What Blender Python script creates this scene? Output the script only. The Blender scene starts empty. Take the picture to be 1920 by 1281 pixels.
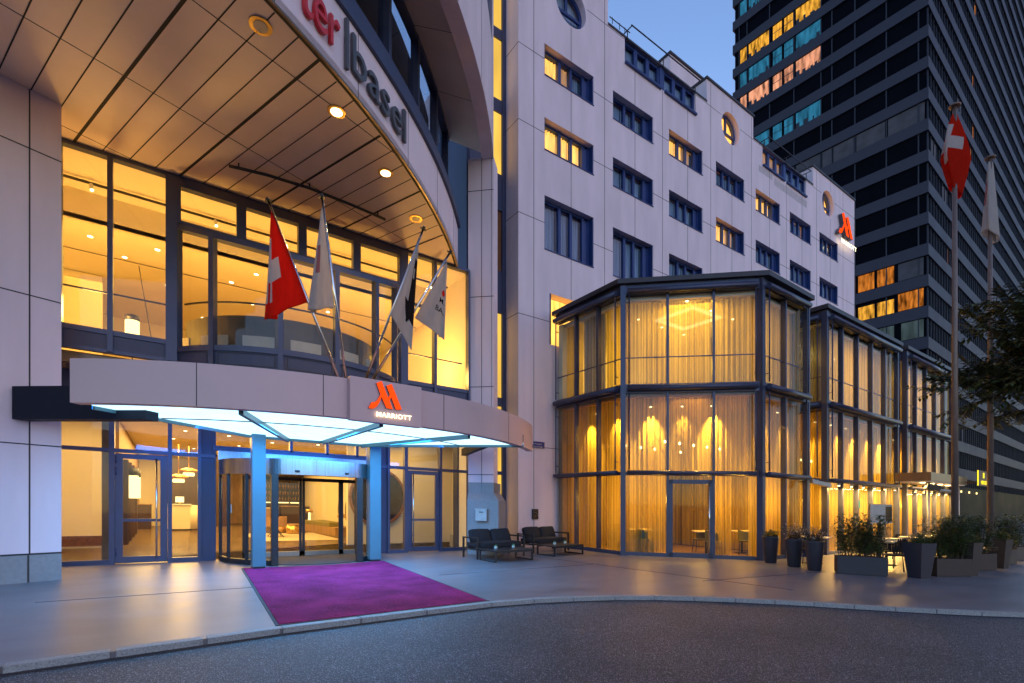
import bpy, bmesh, math, random
from mathutils import Vector, Matrix
random.seed(7)
D = bpy.data
SC = bpy.context.scene
COL = SC.collection
# ---------------------------------------------------------------- site frame
# X runs along the hotel front (away to the right), Y into the building, Z up.
# The street falls gently along the front, so every level built from site
# coordinates follows that fall (about two per cent).
AZ = math.radians(55.43)
SA, CA = math.sin(AZ), math.cos(AZ)
FALL = 0.0209
def fall(x, y):
    return -FALL * (x * SA - y * CA)
LOC = {}
R = math.radians

# ---------------------------------------------------------------- materials
def new_mat(name):
    m = D.materials.new(name); m.use_nodes = True
    nt = m.node_tree
    for n in list(nt.nodes): nt.nodes.remove(n)
    out = nt.nodes.new('ShaderNodeOutputMaterial')
    return m, nt, out
def surf(name, col, rough=0.6, metal=0.0, var=0.12, scale=6.0, bump=0.0, bscale=60.0, spec=0.5, rvar=0.1, col2=None, stretch=None, detail=4.0):
    """Principled surface with procedural colour / roughness variation and bump."""
    m, nt, out = new_mat(name)
    p = nt.nodes.new('ShaderNodeBsdfPrincipled')
    p.inputs['Metallic'].default_value = metal
    p.inputs['Specular IOR Level'].default_value = spec
    tc = nt.nodes.new('ShaderNodeTexCoord')
    mp = nt.nodes.new('ShaderNodeMapping')
    if stretch: mp.inputs['Scale'].default_value = stretch
    nt.links.new(tc.outputs['Object'], mp.inputs['Vector'])
    nz = nt.nodes.new('ShaderNodeTexNoise')
    nz.inputs['Scale'].default_value = scale; nz.inputs['Detail'].default_value = detail
    nt.links.new(mp.outputs['Vector'], nz.inputs['Vector'])
    rp = nt.nodes.new('ShaderNodeValToRGB')
    c2 = col2 or tuple(min(1, c * (1 + var)) for c in col)
    c1 = col if col2 else tuple(c * (1 - var) for c in col)
    rp.color_ramp.elements[0].position = 0.3; rp.color_ramp.elements[0].color = (*c1, 1)
    rp.color_ramp.elements[1].position = 0.7; rp.color_ramp.elements[1].color = (*c2, 1)
    nt.links.new(nz.outputs['Fac'], rp.inputs['Fac'])
    nt.links.new(rp.outputs['Color'], p.inputs['Base Color'])
    mr = nt.nodes.new('ShaderNodeMapRange')
    mr.inputs['To Min'].default_value = max(0.02, rough - rvar); mr.inputs['To Max'].default_value = min(1, rough + rvar)
    nt.links.new(nz.outputs['Fac'], mr.inputs['Value'])
    nt.links.new(mr.outputs['Result'], p.inputs['Roughness'])
    if bump:
        n2 = nt.nodes.new('ShaderNodeTexNoise'); n2.inputs['Scale'].default_value = bscale; n2.inputs['Detail'].default_value = 3
        nt.links.new(mp.outputs['Vector'], n2.inputs['Vector'])
        b = nt.nodes.new('ShaderNodeBump'); b.inputs['Strength'].default_value = bump; b.inputs['Distance'].default_value = 0.02
        nt.links.new(n2.outputs['Fac'], b.inputs['Height']); nt.links.new(b.outputs['Normal'], p.inputs['Normal'])
    nt.links.new(p.outputs['BSDF'], out.inputs['Surface'])
    return m
GE = 0.31   # lamps are dimmed to suit the exposure below
def glow(name, col, strength, var=0.0, scale=3.0):
    strength *= GE
    m, nt, out = new_mat(name)
    e = nt.nodes.new('ShaderNodeEmission')
    e.inputs['Color'].default_value = (*col, 1); e.inputs['Strength'].default_value = strength
    if var:
        tc = nt.nodes.new('ShaderNodeTexCoord'); nz = nt.nodes.new('ShaderNodeTexNoise'); nz.inputs['Scale'].default_value = scale
        mp = nt.nodes.new('ShaderNodeMapping'); mp.inputs['Scale'].default_value = (1.6, 1.6, .35); nt.links.new(tc.outputs['Object'], mp.inputs['Vector'])
        nt.links.new(mp.outputs['Vector'], nz.inputs['Vector'])
        mr = nt.nodes.new('ShaderNodeMapRange'); mr.inputs['From Min'].default_value = .3; mr.inputs['From Max'].default_value = .7; mr.inputs['To Min'].default_value = strength * (1 - var); mr.inputs['To Max'].default_value = strength * (1 + var)
        nt.links.new(nz.outputs['Fac'], mr.inputs['Value']); nt.links.new(mr.outputs['Result'], e.inputs['Strength'])
    nt.links.new(e.outputs['Emission'], out.inputs['Surface'])
    return m
def glass(name, tint=(0.93, 0.95, 0.95), refl=0.28, base=0.022, rough=0.02):
    m, nt, out = new_mat(name)
    t = nt.nodes.new('ShaderNodeBsdfTransparent'); t.inputs['Color'].default_value = (*tint, 1)
    g = nt.nodes.new('ShaderNodeBsdfGlossy'); g.inputs['Roughness'].default_value = rough; g.inputs['Color'].default_value = (0.95, 0.97, 1, 1)
    lw = nt.nodes.new('ShaderNodeLayerWeight'); lw.inputs['Blend'].default_value = 0.5
    pw = nt.nodes.new('ShaderNodeMath'); pw.operation = 'POWER'; pw.inputs[1].default_value = 4.0
    nt.links.new(lw.outputs['Facing'], pw.inputs[0])
    ma = nt.nodes.new('ShaderNodeMath'); ma.operation = 'MULTIPLY_ADD'; ma.inputs[1].default_value = refl; ma.inputs[2].default_value = base
    nt.links.new(pw.outputs[0], ma.inputs[0])
    mx = nt.nodes.new('ShaderNodeMixShader')
    nt.links.new(ma.outputs[0], mx.inputs['Fac']); nt.links.new(t.outputs[0], mx.inputs[1]); nt.links.new(g.outputs[0], mx.inputs[2])
    nt.links.new(mx.outputs[0], out.inputs['Surface'])
    return m
def sheer(name, col, clear=0.25, trans=0.55, stripes=26.0):
    """Sheer curtain cloth: partly see-through, partly letting light through."""
    m, nt, out = new_mat(name)
    tr = nt.nodes.new('ShaderNodeBsdfTransparent')
    tl = nt.nodes.new('ShaderNodeBsdfTranslucent'); df = nt.nodes.new('ShaderNodeBsdfDiffuse')
    tc = nt.nodes.new('ShaderNodeTexCoord'); mp = nt.nodes.new('ShaderNodeMapping')
    mp.inputs['Scale'].default_value = (stripes, stripes, 0.15)
    nt.links.new(tc.outputs['Object'], mp.inputs['Vector'])
    nz = nt.nodes.new('ShaderNodeTexNoise'); nz.inputs['Scale'].default_value = 1.0; nz.inputs['Detail'].default_value = 2.0
    nt.links.new(mp.outputs['Vector'], nz.inputs['Vector'])
    rp = nt.nodes.new('ShaderNodeValToRGB')
    rp.color_ramp.elements[0].position = 0.3; rp.color_ramp.elements[0].color = (*[c * 0.34 for c in col], 1)  # darker stripes put the shade of the folds into the cloth colour
    rp.color_ramp.elements[1].position = 0.65; rp.color_ramp.elements[1].color = (*col, 1)
    nt.links.new(nz.outputs['Fac'], rp.inputs['Fac'])
    nt.links.new(rp.outputs['Color'], tl.inputs['Color']); nt.links.new(rp.outputs['Color'], df.inputs['Color'])
    m1 = nt.nodes.new('ShaderNodeMixShader'); m1.inputs['Fac'].default_value = trans
    nt.links.new(df.outputs[0], m1.inputs[1]); nt.links.new(tl.outputs[0], m1.inputs[2])
    m2 = nt.nodes.new('ShaderNodeMixShader')
    mr = nt.nodes.new('ShaderNodeMapRange'); mr.inputs['To Min'].default_value = clear * 0.4; mr.inputs['To Max'].default_value = min(1, clear * 1.6)
    nt.links.new(nz.outputs['Fac'], mr.inputs['Value'])
    nt.links.new(mr.outputs['Result'], m2.inputs['Fac'])
    nt.links.new(m1.outputs[0], m2.inputs[1]); nt.links.new(tr.outputs[0], m2.inputs[2])
    nt.links.new(m2.outputs[0], out.inputs['Surface'])
    return m
def cloth(name, col, trans=0.35):
    m, nt, out = new_mat(name)
    tl = nt.nodes.new('ShaderNodeBsdfTranslucent'); df = nt.nodes.new('ShaderNodeBsdfDiffuse')
    nz = nt.nodes.new('ShaderNodeTexNoise'); nz.inputs['Scale'].default_value = 9.0
    rp = nt.nodes.new('ShaderNodeValToRGB')
    rp.color_ramp.elements[0].color = (*[c * 0.8 for c in col], 1); rp.color_ramp.elements[1].color = (*col, 1)
    nt.links.new(nz.outputs['Fac'], rp.inputs['Fac'])
    nt.links.new(rp.outputs['Color'], tl.inputs['Color']); nt.links.new(rp.outputs['Color'], df.inputs['Color'])
    mx = nt.nodes.new('ShaderNodeMixShader'); mx.inputs['Fac'].default_value = trans
    nt.links.new(df.outputs[0], mx.inputs[1]); nt.links.new(tl.outputs[0], mx.inputs[2])
    nt.links.new(mx.outputs[0], out.inputs['Surface'])
    return m
def asphalt_mat():
    m, nt, out = new_mat('asphalt')
    p = nt.nodes.new('ShaderNodeBsdfPrincipled')
    tc = nt.nodes.new('ShaderNodeTexCoord')
    v = nt.nodes.new('ShaderNodeTexVoronoi'); v.inputs['Scale'].default_value = 150.0
    nt.links.new(tc.outputs['Object'], v.inputs['Vector'])
    sep = nt.nodes.new('ShaderNodeSeparateColor'); nt.links.new(v.outputs['Color'], sep.inputs['Color'])
    rp = nt.nodes.new('ShaderNodeValToRGB'); cr = rp.color_ramp
    cr.elements[0].position = 0.0; cr.elements[0].color = (0.026, 0.024, 0.032, 1)
    cr.elements[1].position = 1.0; cr.elements[1].color = (0.55, 0.54, 0.60, 1)
    e = cr.elements.new(0.62); e.color = (0.058, 0.053, 0.068, 1)
    e = cr.elements.new(0.86); e.color = (0.12, 0.115, 0.135, 1)
    nt.links.new(sep.outputs['Red'], rp.inputs['Fac'])
    n = nt.nodes.new('ShaderNodeTexNoise'); n.inputs['Scale'].default_value = 0.7; n.inputs['Detail'].default_value = 5
    nt.links.new(tc.outputs['Object'], n.inputs['Vector'])
    mr = nt.nodes.new('ShaderNodeMapRange'); mr.inputs['To Min'].default_value = 0.45; mr.inputs['To Max'].default_value = 1.5
    nt.links.new(n.outputs['Fac'], mr.inputs['Value'])
    mx = nt.nodes.new('ShaderNodeMix'); mx.data_type = 'RGBA'; mx.blend_type = 'MULTIPLY'; mx.inputs['Factor'].default_value = 1.0
    nt.links.new(rp.outputs['Color'], mx.inputs['A']); nt.links.new(mr.outputs['Result'], mx.inputs['B'])
    nt.links.new(mx.outputs['Result'], p.inputs['Base Color'])
    p.inputs['Roughness'].default_value = 0.55; p.inputs['Specular IOR Level'].default_value = 0.45
    b = nt.nodes.new('ShaderNodeBump'); b.inputs['Strength'].default_value = 0.7; b.inputs['Distance'].default_value = 0.008
    nt.links.new(v.outputs['Distance'], b.inputs['Height']); nt.links.new(b.outputs['Normal'], p.inputs['Normal'])
    nt.links.new(p.outputs['BSDF'], out.inputs['Surface'])
    return m
def carpet_mat():
    m, nt, out = new_mat('carpet_pile')
    p = nt.nodes.new('ShaderNodeBsdfPrincipled'); p.inputs['Roughness'].default_value = 0.95; p.inputs['Specular IOR Level'].default_value = 0.1
    tc = nt.nodes.new('ShaderNodeTexCoord')
    n1 = nt.nodes.new('ShaderNodeTexNoise'); n1.inputs['Scale'].default_value = 70; n1.inputs['Detail'].default_value = 3
    nt.links.new(tc.outputs['Object'], n1.inputs['Vector'])
    rp = nt.nodes.new('ShaderNodeValToRGB')
    rp.color_ramp.elements[0].position = .35; rp.color_ramp.elements[0].color = (0.17, 0.008, 0.052, 1)
    rp.color_ramp.elements[1].position = .7; rp.color_ramp.elements[1].color = (0.52, 0.034, 0.17, 1)
    nt.links.new(n1.outputs['Fac'], rp.inputs['Fac'])
    n2 = nt.nodes.new('ShaderNodeTexNoise'); n2.inputs['Scale'].default_value = 1.7; n2.inputs['Detail'].default_value = 6
    nt.links.new(tc.outputs['Object'], n2.inputs['Vector'])
    mr = nt.nodes.new('ShaderNodeMapRange'); mr.inputs['From Min'].default_value = .3; mr.inputs['From Max'].default_value = .7; mr.inputs['To Min'].default_value = 0.62; mr.inputs['To Max'].default_value = 1.25
    nt.links.new(n2.outputs['Fac'], mr.inputs['Value'])
    mx = nt.nodes.new('ShaderNodeMix'); mx.data_type = 'RGBA'; mx.blend_type = 'MULTIPLY'; mx.inputs['Factor'].default_value = 1.0
    nt.links.new(rp.outputs['Color'], mx.inputs['A']); nt.links.new(mr.outputs['Result'], mx.inputs['B']); nt.links.new(mx.outputs['Result'], p.inputs['Base Color'])
    b = nt.nodes.new('ShaderNodeBump'); b.inputs['Strength'].default_value = 0.6; b.inputs['Distance'].default_value = 0.01
    nt.links.new(n1.outputs['Fac'], b.inputs['Height']); nt.links.new(b.outputs['Normal'], p.inputs['Normal'])
    nt.links.new(p.outputs['BSDF'], out.inputs['Surface'])
    return m
M = dict(
    panel=surf("white_panel", (0.84, 0.69, 0.76), 0.55, var=0.085, scale=1.6, bump=0.04, bscale=120, spec=0.3, stretch=(1, 1, .22), detail=7),
    joint=surf('panel_joint', (0.05, 0.045, 0.05), 0.8),
    plinth=surf('grey_stone_plinth', (0.28, 0.28, 0.30), 0.5, var=0.08, scale=20),
    stain=surf('render_patch', (0.57, 0.49, 0.53), 0.7, var=0.1, scale=5),
    blue=surf('blue_grey_metal', (0.062, 0.075, 0.145), 0.35, metal=0.25, var=0.08, scale=3),
    bluepanel=surf('blue_grey_panel', (0.050, 0.060, 0.125), 0.45, metal=0.1, var=0.08, scale=2),
    bluewin=surf('blue_window_metal', (0.022, 0.050, 0.19), 0.4, metal=0.1, var=0.08, scale=3),
    pavmetal=surf('pavilion_metal', (0.060, 0.068, 0.125), 0.32, metal=0.3, var=0.08, scale=3),
    darkbeam=surf('dark_navy_paint', (0.008, 0.010, 0.024), 0.6, var=0.1, scale=3, spec=0.2),
    soffit=surf('soffit_panel', (0.82, 0.67, 0.60), 0.5, var=0.07, scale=1.1, spec=0.35),
    soffitline=surf('soffit_joint', (0.02, 0.016, 0.014), 0.8),
    fascia=surf('canopy_fascia', (0.62, 0.42, 0.44), 0.38, metal=0.15, var=0.05, scale=1.5),
    post=surf('post_paint', (0.075, 0.17, 0.215), 0.4, var=0.05, scale=2),
    steel=surf('brushed_steel', (0.36, 0.37, 0.39), 0.3, metal=0.95, var=0.12, scale=2, stretch=(14, 14, .3), rvar=0.08),
    chrome=surf('polished_steel', (0.7, 0.7, 0.72), 0.12, metal=1.0, var=0.05),
    dark=surf('black_metal', (0.018, 0.018, 0.021), 0.4, var=0.15),
    rubber=surf('black_mat', (0.035, 0.033, 0.035), 0.9, var=0.5, scale=90, bump=0.5, bscale=160),
    pave=surf('polished_paving', (0.185, 0.172, 0.192), 0.37, var=0.2, scale=0.9, bump=0.07, bscale=7, rvar=0.05, stretch=(1, 2.2, 1), detail=9),
    pave2=surf('worn_paving', (0.20, 0.195, 0.19), 0.6, var=0.25, scale=2.2, bump=0.1, bscale=30, detail=8),
    kerb=surf('granite_kerb', (0.33, 0.33, 0.34), 0.6, var=0.35, scale=60, bump=0.2, bscale=90),
    asphalt=asphalt_mat(), carpet=carpet_mat(),
    glass=glass('clear_glass'), glassdark=glass('window_glass', (0.85, 0.88, 0.92), 0.5, 0.035),
    cream=surf('cream_wall', (0.78, 0.70, 0.50), 0.7, var=0.03, scale=1.0),
    creamceil=surf('cream_ceiling', (0.80, 0.72, 0.56), 0.7, var=0.02, scale=1.0),
    stonefloor=surf('polished_stone_floor', (0.30, 0.19, 0.09), 0.18, var=0.35, scale=2.0, detail=8, rvar=0.06),
    skirting=surf('red_stone_skirting', (0.16, 0.06, 0.03), 0.35, var=0.4, scale=14),
    brown=surf('brown_wall', (0.30, 0.18, 0.085), 0.55, var=0.3, scale=3, stretch=(1, 6, .4)),
    darkbrown=surf('dark_wood', (0.05, 0.026, 0.013), 0.4, var=0.3, scale=4, stretch=(1, 1, .2)),
    brass=surf('brass', (0.60, 0.38, 0.12), 0.3, metal=0.9, var=0.15),
    wood=surf('oak_floor', (0.24, 0.14, 0.06), 0.45, var=0.3, scale=3, stretch=(1, 9, 1)),
    greyconc=surf('grey_bench_stone', (0.10, 0.078, 0.06), 0.6, var=0.2, scale=3),
    greypanel=surf('pale_grey_board', (0.50, 0.45, 0.38), 0.6, var=0.06),
    panelglow=glow('luminous_panel', (0.46, 0.80, 1.0), 1.75, var=0.06, scale=1.2),
    edgeglow=glow('led_edge', (0.01, 0.22, 0.95), 2.2),
    lampwarm=glow('warm_lamp', (1.0, 0.72, 0.30), 14.0),
    lampsoft=glow('lamp_shade_light', (1.0, 0.74, 0.26), 2.6),
    lampoff=surf('unlit_lens', (0.55, 0.48, 0.38), 0.3),
    coverlight=glow('cove_light', (1.0, 0.74, 0.26), 2.2),
    red=glow('sign_red', (1.0, 0.065, 0.006), 1.25), signrim=glow('sign_rim', (1.0, 0.72, 0.38), 7.0),
    signtext=glow('sign_text', (1.0, 0.86, 0.5), 3.2), yellow=glow('sign_yellow', (1.0, 0.78, 0.03), 1.6),
    letterred=surf('red_letters', (0.65, 0.02, 0.03), 0.4), lettergrey=surf('grey_letters', (0.085, 0.085, 0.10), 0.4), letterside=surf('letter_side', (0.10, 0.095, 0.11), 0.5),
    litcurtain=glow('lit_curtain', (1.0, 0.46, 0.08), 1.8, var=0.35, scale=4), litcurtain2=glow('lit_curtain_dim', (1.0, 0.46, 0.16), 0.55, var=0.35, scale=4),
    curtain=surf('grey_curtain', (0.40, 0.47, 0.60), 0.85, var=0.3, scale=14, stretch=(1, 1, .05)),
    roomdark=surf('dark_room', (0.01, 0.013, 0.022), 0.8),
    slit=glow('stair_light', (1.0, 0.60, 0.10), 0.78, var=0.3, scale=.8), slitdark=surf('amber_blind', (0.20, 0.07, 0.02), 0.6),
    sheer_up=sheer('pale_sheer', (0.80, 0.64, 0.22), 0.22, 0.66), sheer_low=sheer('ochre_sheer', (0.76, 0.54, 0.13), 0.30, 0.62),
    sheer_grey=sheer('grey_sheer', (0.42, 0.42, 0.46), 0.05, 0.15),
    towerglass=surf('tower_glass', (0.0022, 0.0025, 0.006), 0.5, var=0.3, scale=.3, spec=0.04, rvar=.1),
    towerband=surf('tower_spandrel', (0.027, 0.027, 0.050), 0.6, metal=0.0, var=0.06, scale=.5, stretch=(1, 1, 1)),
    towerdark=surf('tower_mullion', (0.02, 0.022, 0.04), 0.5),
    towerblind=surf('tower_blind', (0.07, 0.065, 0.08), 0.7, var=.3, scale=1.0),
    wgold=glow('office_light_gold', (1.0, 0.46, 0.05), 0.65, var=.85, scale=1.6), wcyan=glow('office_light_cyan', (0.05, 0.34, 0.60), 0.34, var=.6, scale=1.1),
    wpink=glow('office_light_pink', (1.0, 0.42, 0.24), 0.55, var=.8, scale=1.5), wamber=glow('office_light_amber', (1.0, 0.30, 0.04), 0.36, var=.8, scale=2.0),
    wgrey=glow('office_light_grey', (0.22, 0.34, 0.38), 0.16, var=.4, scale=1.0),
    pot=surf('slate_pot', (0.034, 0.031, 0.044), 0.5, var=0.1, scale=4), soil=surf('soil', (0.03, 0.02, 0.012), 0.95, var=.5, scale=30),
    boxbrown=surf('brown_planter', (0.055, 0.036, 0.03), 0.6, var=0.15, scale=6),
    leaf=surf('laurel_leaf', (0.06, 0.085, 0.022), 0.38, var=0.5, scale=4), leaf2=surf('tree_leaf', (0.055, 0.07, 0.018), 0.55, var=0.4, scale=2),
    grassy=surf('grass_blade', (0.16, 0.15, 0.07), 0.7, var=0.3, scale=9), twig=surf('twig', (0.07, 0.045, 0.028), 0.8), bark=surf('bark', (0.06, 0.045, 0.035), 0.9, var=.4, scale=12, bump=.4, bscale=30),
    cushion=surf('charcoal_cushion', (0.014, 0.013, 0.018), 0.9, var=0.25, scale=16, bump=.25, bscale=14),
    green=surf('green_sprout', (0.18, 0.42, 0.20), 0.7, var=.3, scale=40), whitepot=surf('pale_pot', (0.55, 0.62, 0.60), 0.4),
    polemetal=surf('flagpole_metal', (0.20, 0.145, 0.125), 0.45, metal=0.4, var=.1),
    alu=surf('aluminium', (0.36, 0.36, 0.37), 0.4, metal=0.6),
    flagred=cloth('red_flag', (0.90, 0.05, 0.025), 0.72), flagwhite=cloth('white_flag', (0.78, 0.72, 0.70), 0.6), flagblack=cloth('black_emblem', (0.03, 0.02, 0.018), 0.1), flagpink=cloth('faded_print', (0.55, 0.22, 0.22), 0.4),
    signblue=surf('blue_enamel', (0.012, 0.03, 0.22), 0.3), white=surf('white_paint', (0.75, 0.75, 0.75), 0.5), mailbox=surf('grey_letterbox', (0.42, 0.46, 0.50), 0.35, metal=.4),
    tan=surf('tan_leather', (0.36, 0.21, 0.10), 0.6), olive=surf('olive_velvet', (0.20, 0.17, 0.05), 0.7), rug=surf('beige_rug', (0.45, 0.36, 0.24), 0.95),
    bottle=surf('amber_bottle', (0.30, 0.15, 0.05), 0.12, var=.6, scale=40), copper=surf('copper_ring', (0.45, 0.2, 0.1), 0.3, metal=.8), mirrordark=surf('dark_disc', (0.02, 0.016, 0.018), 0.15, var=.3),
    tabletop=surf('pale_table', (0.55, 0.45, 0.30), 0.4), chairshell=surf('moss_chair', (0.10, 0.10, 0.05), 0.6), chairdark=surf('dark_rope_chair', (0.02, 0.017, 0.017), 0.7),
    signbrown=surf('brown_sign', (0.10, 0.045, 0.015), 0.5), bronze=surf('bronze_fascia', (0.20, 0.14, 0.10), 0.35, metal=.5), roofdark=surf('dark_roof_metal', (0.05, 0.042, 0.05), 0.45, metal=.3), greensign=glow('green_light', (.05, .8, .25), .7),
)

# ---------------------------------------------------------------- mesh builder
class MB:
    def __init__(s): s.v = []; s.f = []; s.m = []; s.sm = []
    def _add(s, vs, fs, m=0, smooth=False):
        b = len(s.v); s.v += [tuple(p) for p in vs]
        for f in fs: s.f.append([b + i for i in f]); s.m.append(m); s.sm.append(smooth)
        return s
    def poly(s, pts, m=0, smooth=False): return s._add(pts, [list(range(len(pts)))], m, smooth)
    def box(s, x0, y0, z0, x1, y1, z1, m=0):
        vs = [(x, y, z) for z in (z0, z1) for y in (y0, y1) for x in (x0, x1)]
        return s._add(vs, [(0, 2, 3, 1), (4, 5, 7, 6), (0, 1, 5, 4), (2, 6, 7, 3), (0, 4, 6, 2), (1, 3, 7, 5)], m)
    def bar(s, p, q, w, h, m=0, up=(0, 0, 1)):
        """square bar from p to q, w wide, h along up"""
        p, q = Vector(p), Vector(q); d = (q - p).normalized(); u = Vector(up)
        if abs(d.dot(u)) > 0.99: u = Vector((1, 0, 0))
        r = d.cross(u).normalized(); u = r.cross(d).normalized()
        vs = []
        for c in (p, q):
            for a, b in ((-1, -1), (1, -1), (1, 1), (-1, 1)): vs.append(c + r * (a * w / 2) + u * (b * h / 2))
        return s._add(vs, [(3, 2, 1, 0), (4, 5, 6, 7), (0, 1, 5, 4), (1, 2, 6, 5), (2, 3, 7, 6), (3, 0, 4, 7)], m)
    def wall(s, p, q, a, b, z0, z1, m=0):
        """upright slab along p->q, between offsets a and b along the left normal"""
        dx, dy = q[0] - p[0], q[1] - p[1]; L = math.hypot(dx, dy); nx, ny = -dy / L, dx / L
        P = [(p[0] + nx * a, p[1] + ny * a), (q[0] + nx * a, q[1] + ny * a), (q[0] + nx * b, q[1] + ny * b), (p[0] + nx * b, p[1] + ny * b)]
        return s.prism(P, z0, z1, m)
    def prism(s, P, z0, z1, m=0, smooth=False):
        n = len(P); vs = [(x, y, z0) for x, y in P] + [(x, y, z1) for x, y in P]
        s._add(vs, [list(range(n))[::-1], list(range(n, 2 * n))], m)
        b = len(s.v) - 2 * n
        for i in range(n):
            j = (i + 1) % n; s.f.append([b + i, b + j, b + n + j, b + n + i]); s.m.append(m); s.sm.append(smooth)
        return s
    def extr(s, P, n, m=0):
        """planar polygon P (3D points) extruded by vector n"""
        k = len(P); n = Vector(n); vs = [Vector(p) for p in P] + [Vector(p) + n for p in P]
        fs = [list(range(k))[::-1], list(range(k, 2 * k))] + [[i, (i + 1) % k, k + (i + 1) % k, k + i] for i in range(k)]
        return s._add(vs, fs, m)
    def tube(s, pts, r, n=8, m=0, caps=True, r1=None):
        pts = [Vector(p) for p in pts]; k = len(pts); rs = [r + ((r1 if r1 is not None else r) - r) * i / (k - 1) for i in range(k)]
        b = len(s.v); prev = None
        for i, p in enumerate(pts):
            d = (pts[min(i + 1, k - 1)] - pts[max(i - 1, 0)]).normalized()
            if prev is None:
                u = Vector((0, 0, 1)) if abs(d.z) < 0.9 else Vector((1, 0, 0))
                a = d.cross(u).normalized()
            else:
                a = (prev - d * prev.dot(d)).normalized()
            prev = a; c = d.cross(a)
            for j in range(n):
                t = 2 * math.pi * j / n; s.v.append(tuple(p + (a * math.cos(t) + c * math.sin(t)) * rs[i]))
        for i in range(k - 1):
            for j in range(n):
                j2 = (j + 1) % n; s.f.append([b + i * n + j, b + i * n + j2, b + (i + 1) * n + j2, b + (i + 1) * n + j]); s.m.append(m); s.sm.append(n > 5)
        if caps:
            s.f.append([b + j for j in range(n)][::-1]); s.m.append(m); s.sm.append(False)
            s.f.append([b + (k - 1) * n + j for j in range(n)]); s.m.append(m); s.sm.append(False)
        return s
    def lathe(s, prof, c=(0, 0, 0), n=20, m=0, smooth=True, sx=1.0, sy=1.0):
        b = len(s.v); k = len(prof)
        for r, z in prof:
            for j in range(n):
                t = 2 * math.pi * j / n; s.v.append((c[0] + r * sx * math.cos(t), c[1] + r * sy * math.sin(t), c[2] + z))
        for i in range(k - 1):
            for j in range(n):
                j2 = (j + 1) % n; s.f.append([b + i * n + j, b + i * n + j2, b + (i + 1) * n + j2, b + (i + 1) * n + j]); s.m.append(m); s.sm.append(smooth)
        s.f.append([b + j for j in range(n)][::-1]); s.m.append(m); s.sm.append(False)
        s.f.append([b + (k - 1) * n + j for j in range(n)]); s.m.append(m); s.sm.append(False)
        return s
    def arc(s, c, r0, r1, a0, a1, z0, z1, n=24, m=0, ry=1.0):
        """curved slab: ring sector between radii, extruded in z; z0/z1 may be functions of (x,y)"""
        f0 = z0 if callable(z0) else (lambda x, y: z0); f1 = z1 if callable(z1) else (lambda x, y: z1)
        b = len(s.v)
        for i in range(n + 1):
            t = a0 + (a1 - a0) * i / n
            for r in (r0, r1):
                x, y = c[0] + r * math.cos(t), c[1] + r * ry * math.sin(t)
                s.v.append((x, y, f0(x, y))); s.v.append((x, y, f1(x, y)))
        for i in range(n):
            a = b + i * 4; d = a + 4
            for q in ((a, a + 1, d + 1, d), (a + 2, d + 2, d + 3, a + 3), (a, d, d + 2, a + 2), (a + 1, a + 3, d + 3, d + 1)):
                s.f.append(list(q)); s.m.append(m); s.sm.append(False)
        for a in (b, b + n * 4): s.f.append([a, a + 2, a + 3, a + 1]); s.m.append(m); s.sm.append(False)
        return s
    def folds(s, p, q, z0, z1, amp=0.04, wl=0.16, m=0, seed=0, rows=1, gather=0.0):
        """hanging curtain with vertical folds along p->q"""
        rnd = random.Random(seed); dx, dy = q[0] - p[0], q[1] - p[1]; L = math.hypot(dx, dy); ux, uy = dx / L, dy / L
        n = max(8, int(L / wl * 6)); ph = 0; b = len(s.v); pts = []
        for i in range(n + 1):
            ph += (0.7 + 0.6 * rnd.random()) * 2 * math.pi / 6
            o = amp * math.sin(ph) * (0.6 + 0.5 * math.sin(i * 0.13 + seed)); t = L * i / n
            pts.append((p[0] + ux * t - uy * o, p[1] + uy * t + ux * o))
        for z in (z0, z1):
            for x, y in pts: s.v.append((x, y, z))
        for i in range(n): s.f.append([b + i, b + i + 1, b + n + 2 + i, b + n + 1 + i]); s.m.append(m); s.sm.append(True)
        return s
    def build(s, name, mats, parent=None, site=True, normals=True, bevel=0):
        if not isinstance(mats, (list, tuple)): mats = [mats]
        off = LOC.get(parent.name, (0, 0, 0)) if parent else (0, 0, 0)
        vs = [(x - off[0], y - off[1], z + (fall(x, y) if site else 0) - off[2]) for x, y, z in s.v] if site else s.v
        me = D.meshes.new(name); me.from_pydata(vs, [], s.f)
        for k, p in enumerate(me.polygons): p.material_index = s.m[k]; p.use_smooth = s.sm[k]
        for mt in mats: me.materials.append(M[mt] if isinstance(mt, str) else mt)
        if normals:
            bm = bmesh.new(); bm.from_mesh(me); bmesh.ops.recalc_face_normals(bm, faces=bm.faces[:]); bm.to_mesh(me); bm.free()
        me.update()
        o = D.objects.new(name, me); COL.objects.link(o)
        if parent:
            o.parent = parent; LOC[o.name] = off
        if bevel:
            b = o.modifiers.new('soft_edges', 'BEVEL'); b.width = bevel; b.segments = 2; b.limit_method = 'ANGLE'
        return o
def tag(o, label=None, cat=None, group=None, kind=None):
    if label: o['label'] = label
    if cat: o['category'] = cat
    if group: o['group'] = group
    if kind: o['kind'] = kind
    return o
def thing(name, label, cat, loc, group=None, rz=0, site=True):
    o = D.objects.new(name, None); o.empty_display_size = 0.2; COL.objects.link(o)
    z = loc[2] + (fall(loc[0], loc[1]) if site else 0)
    o.location = (loc[0], loc[1], z); o.rotation_euler = (0, 0, rz)
    LOC[o.name] = (loc[0], loc[1], z)
    return tag(o, label, cat, group)
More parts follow.
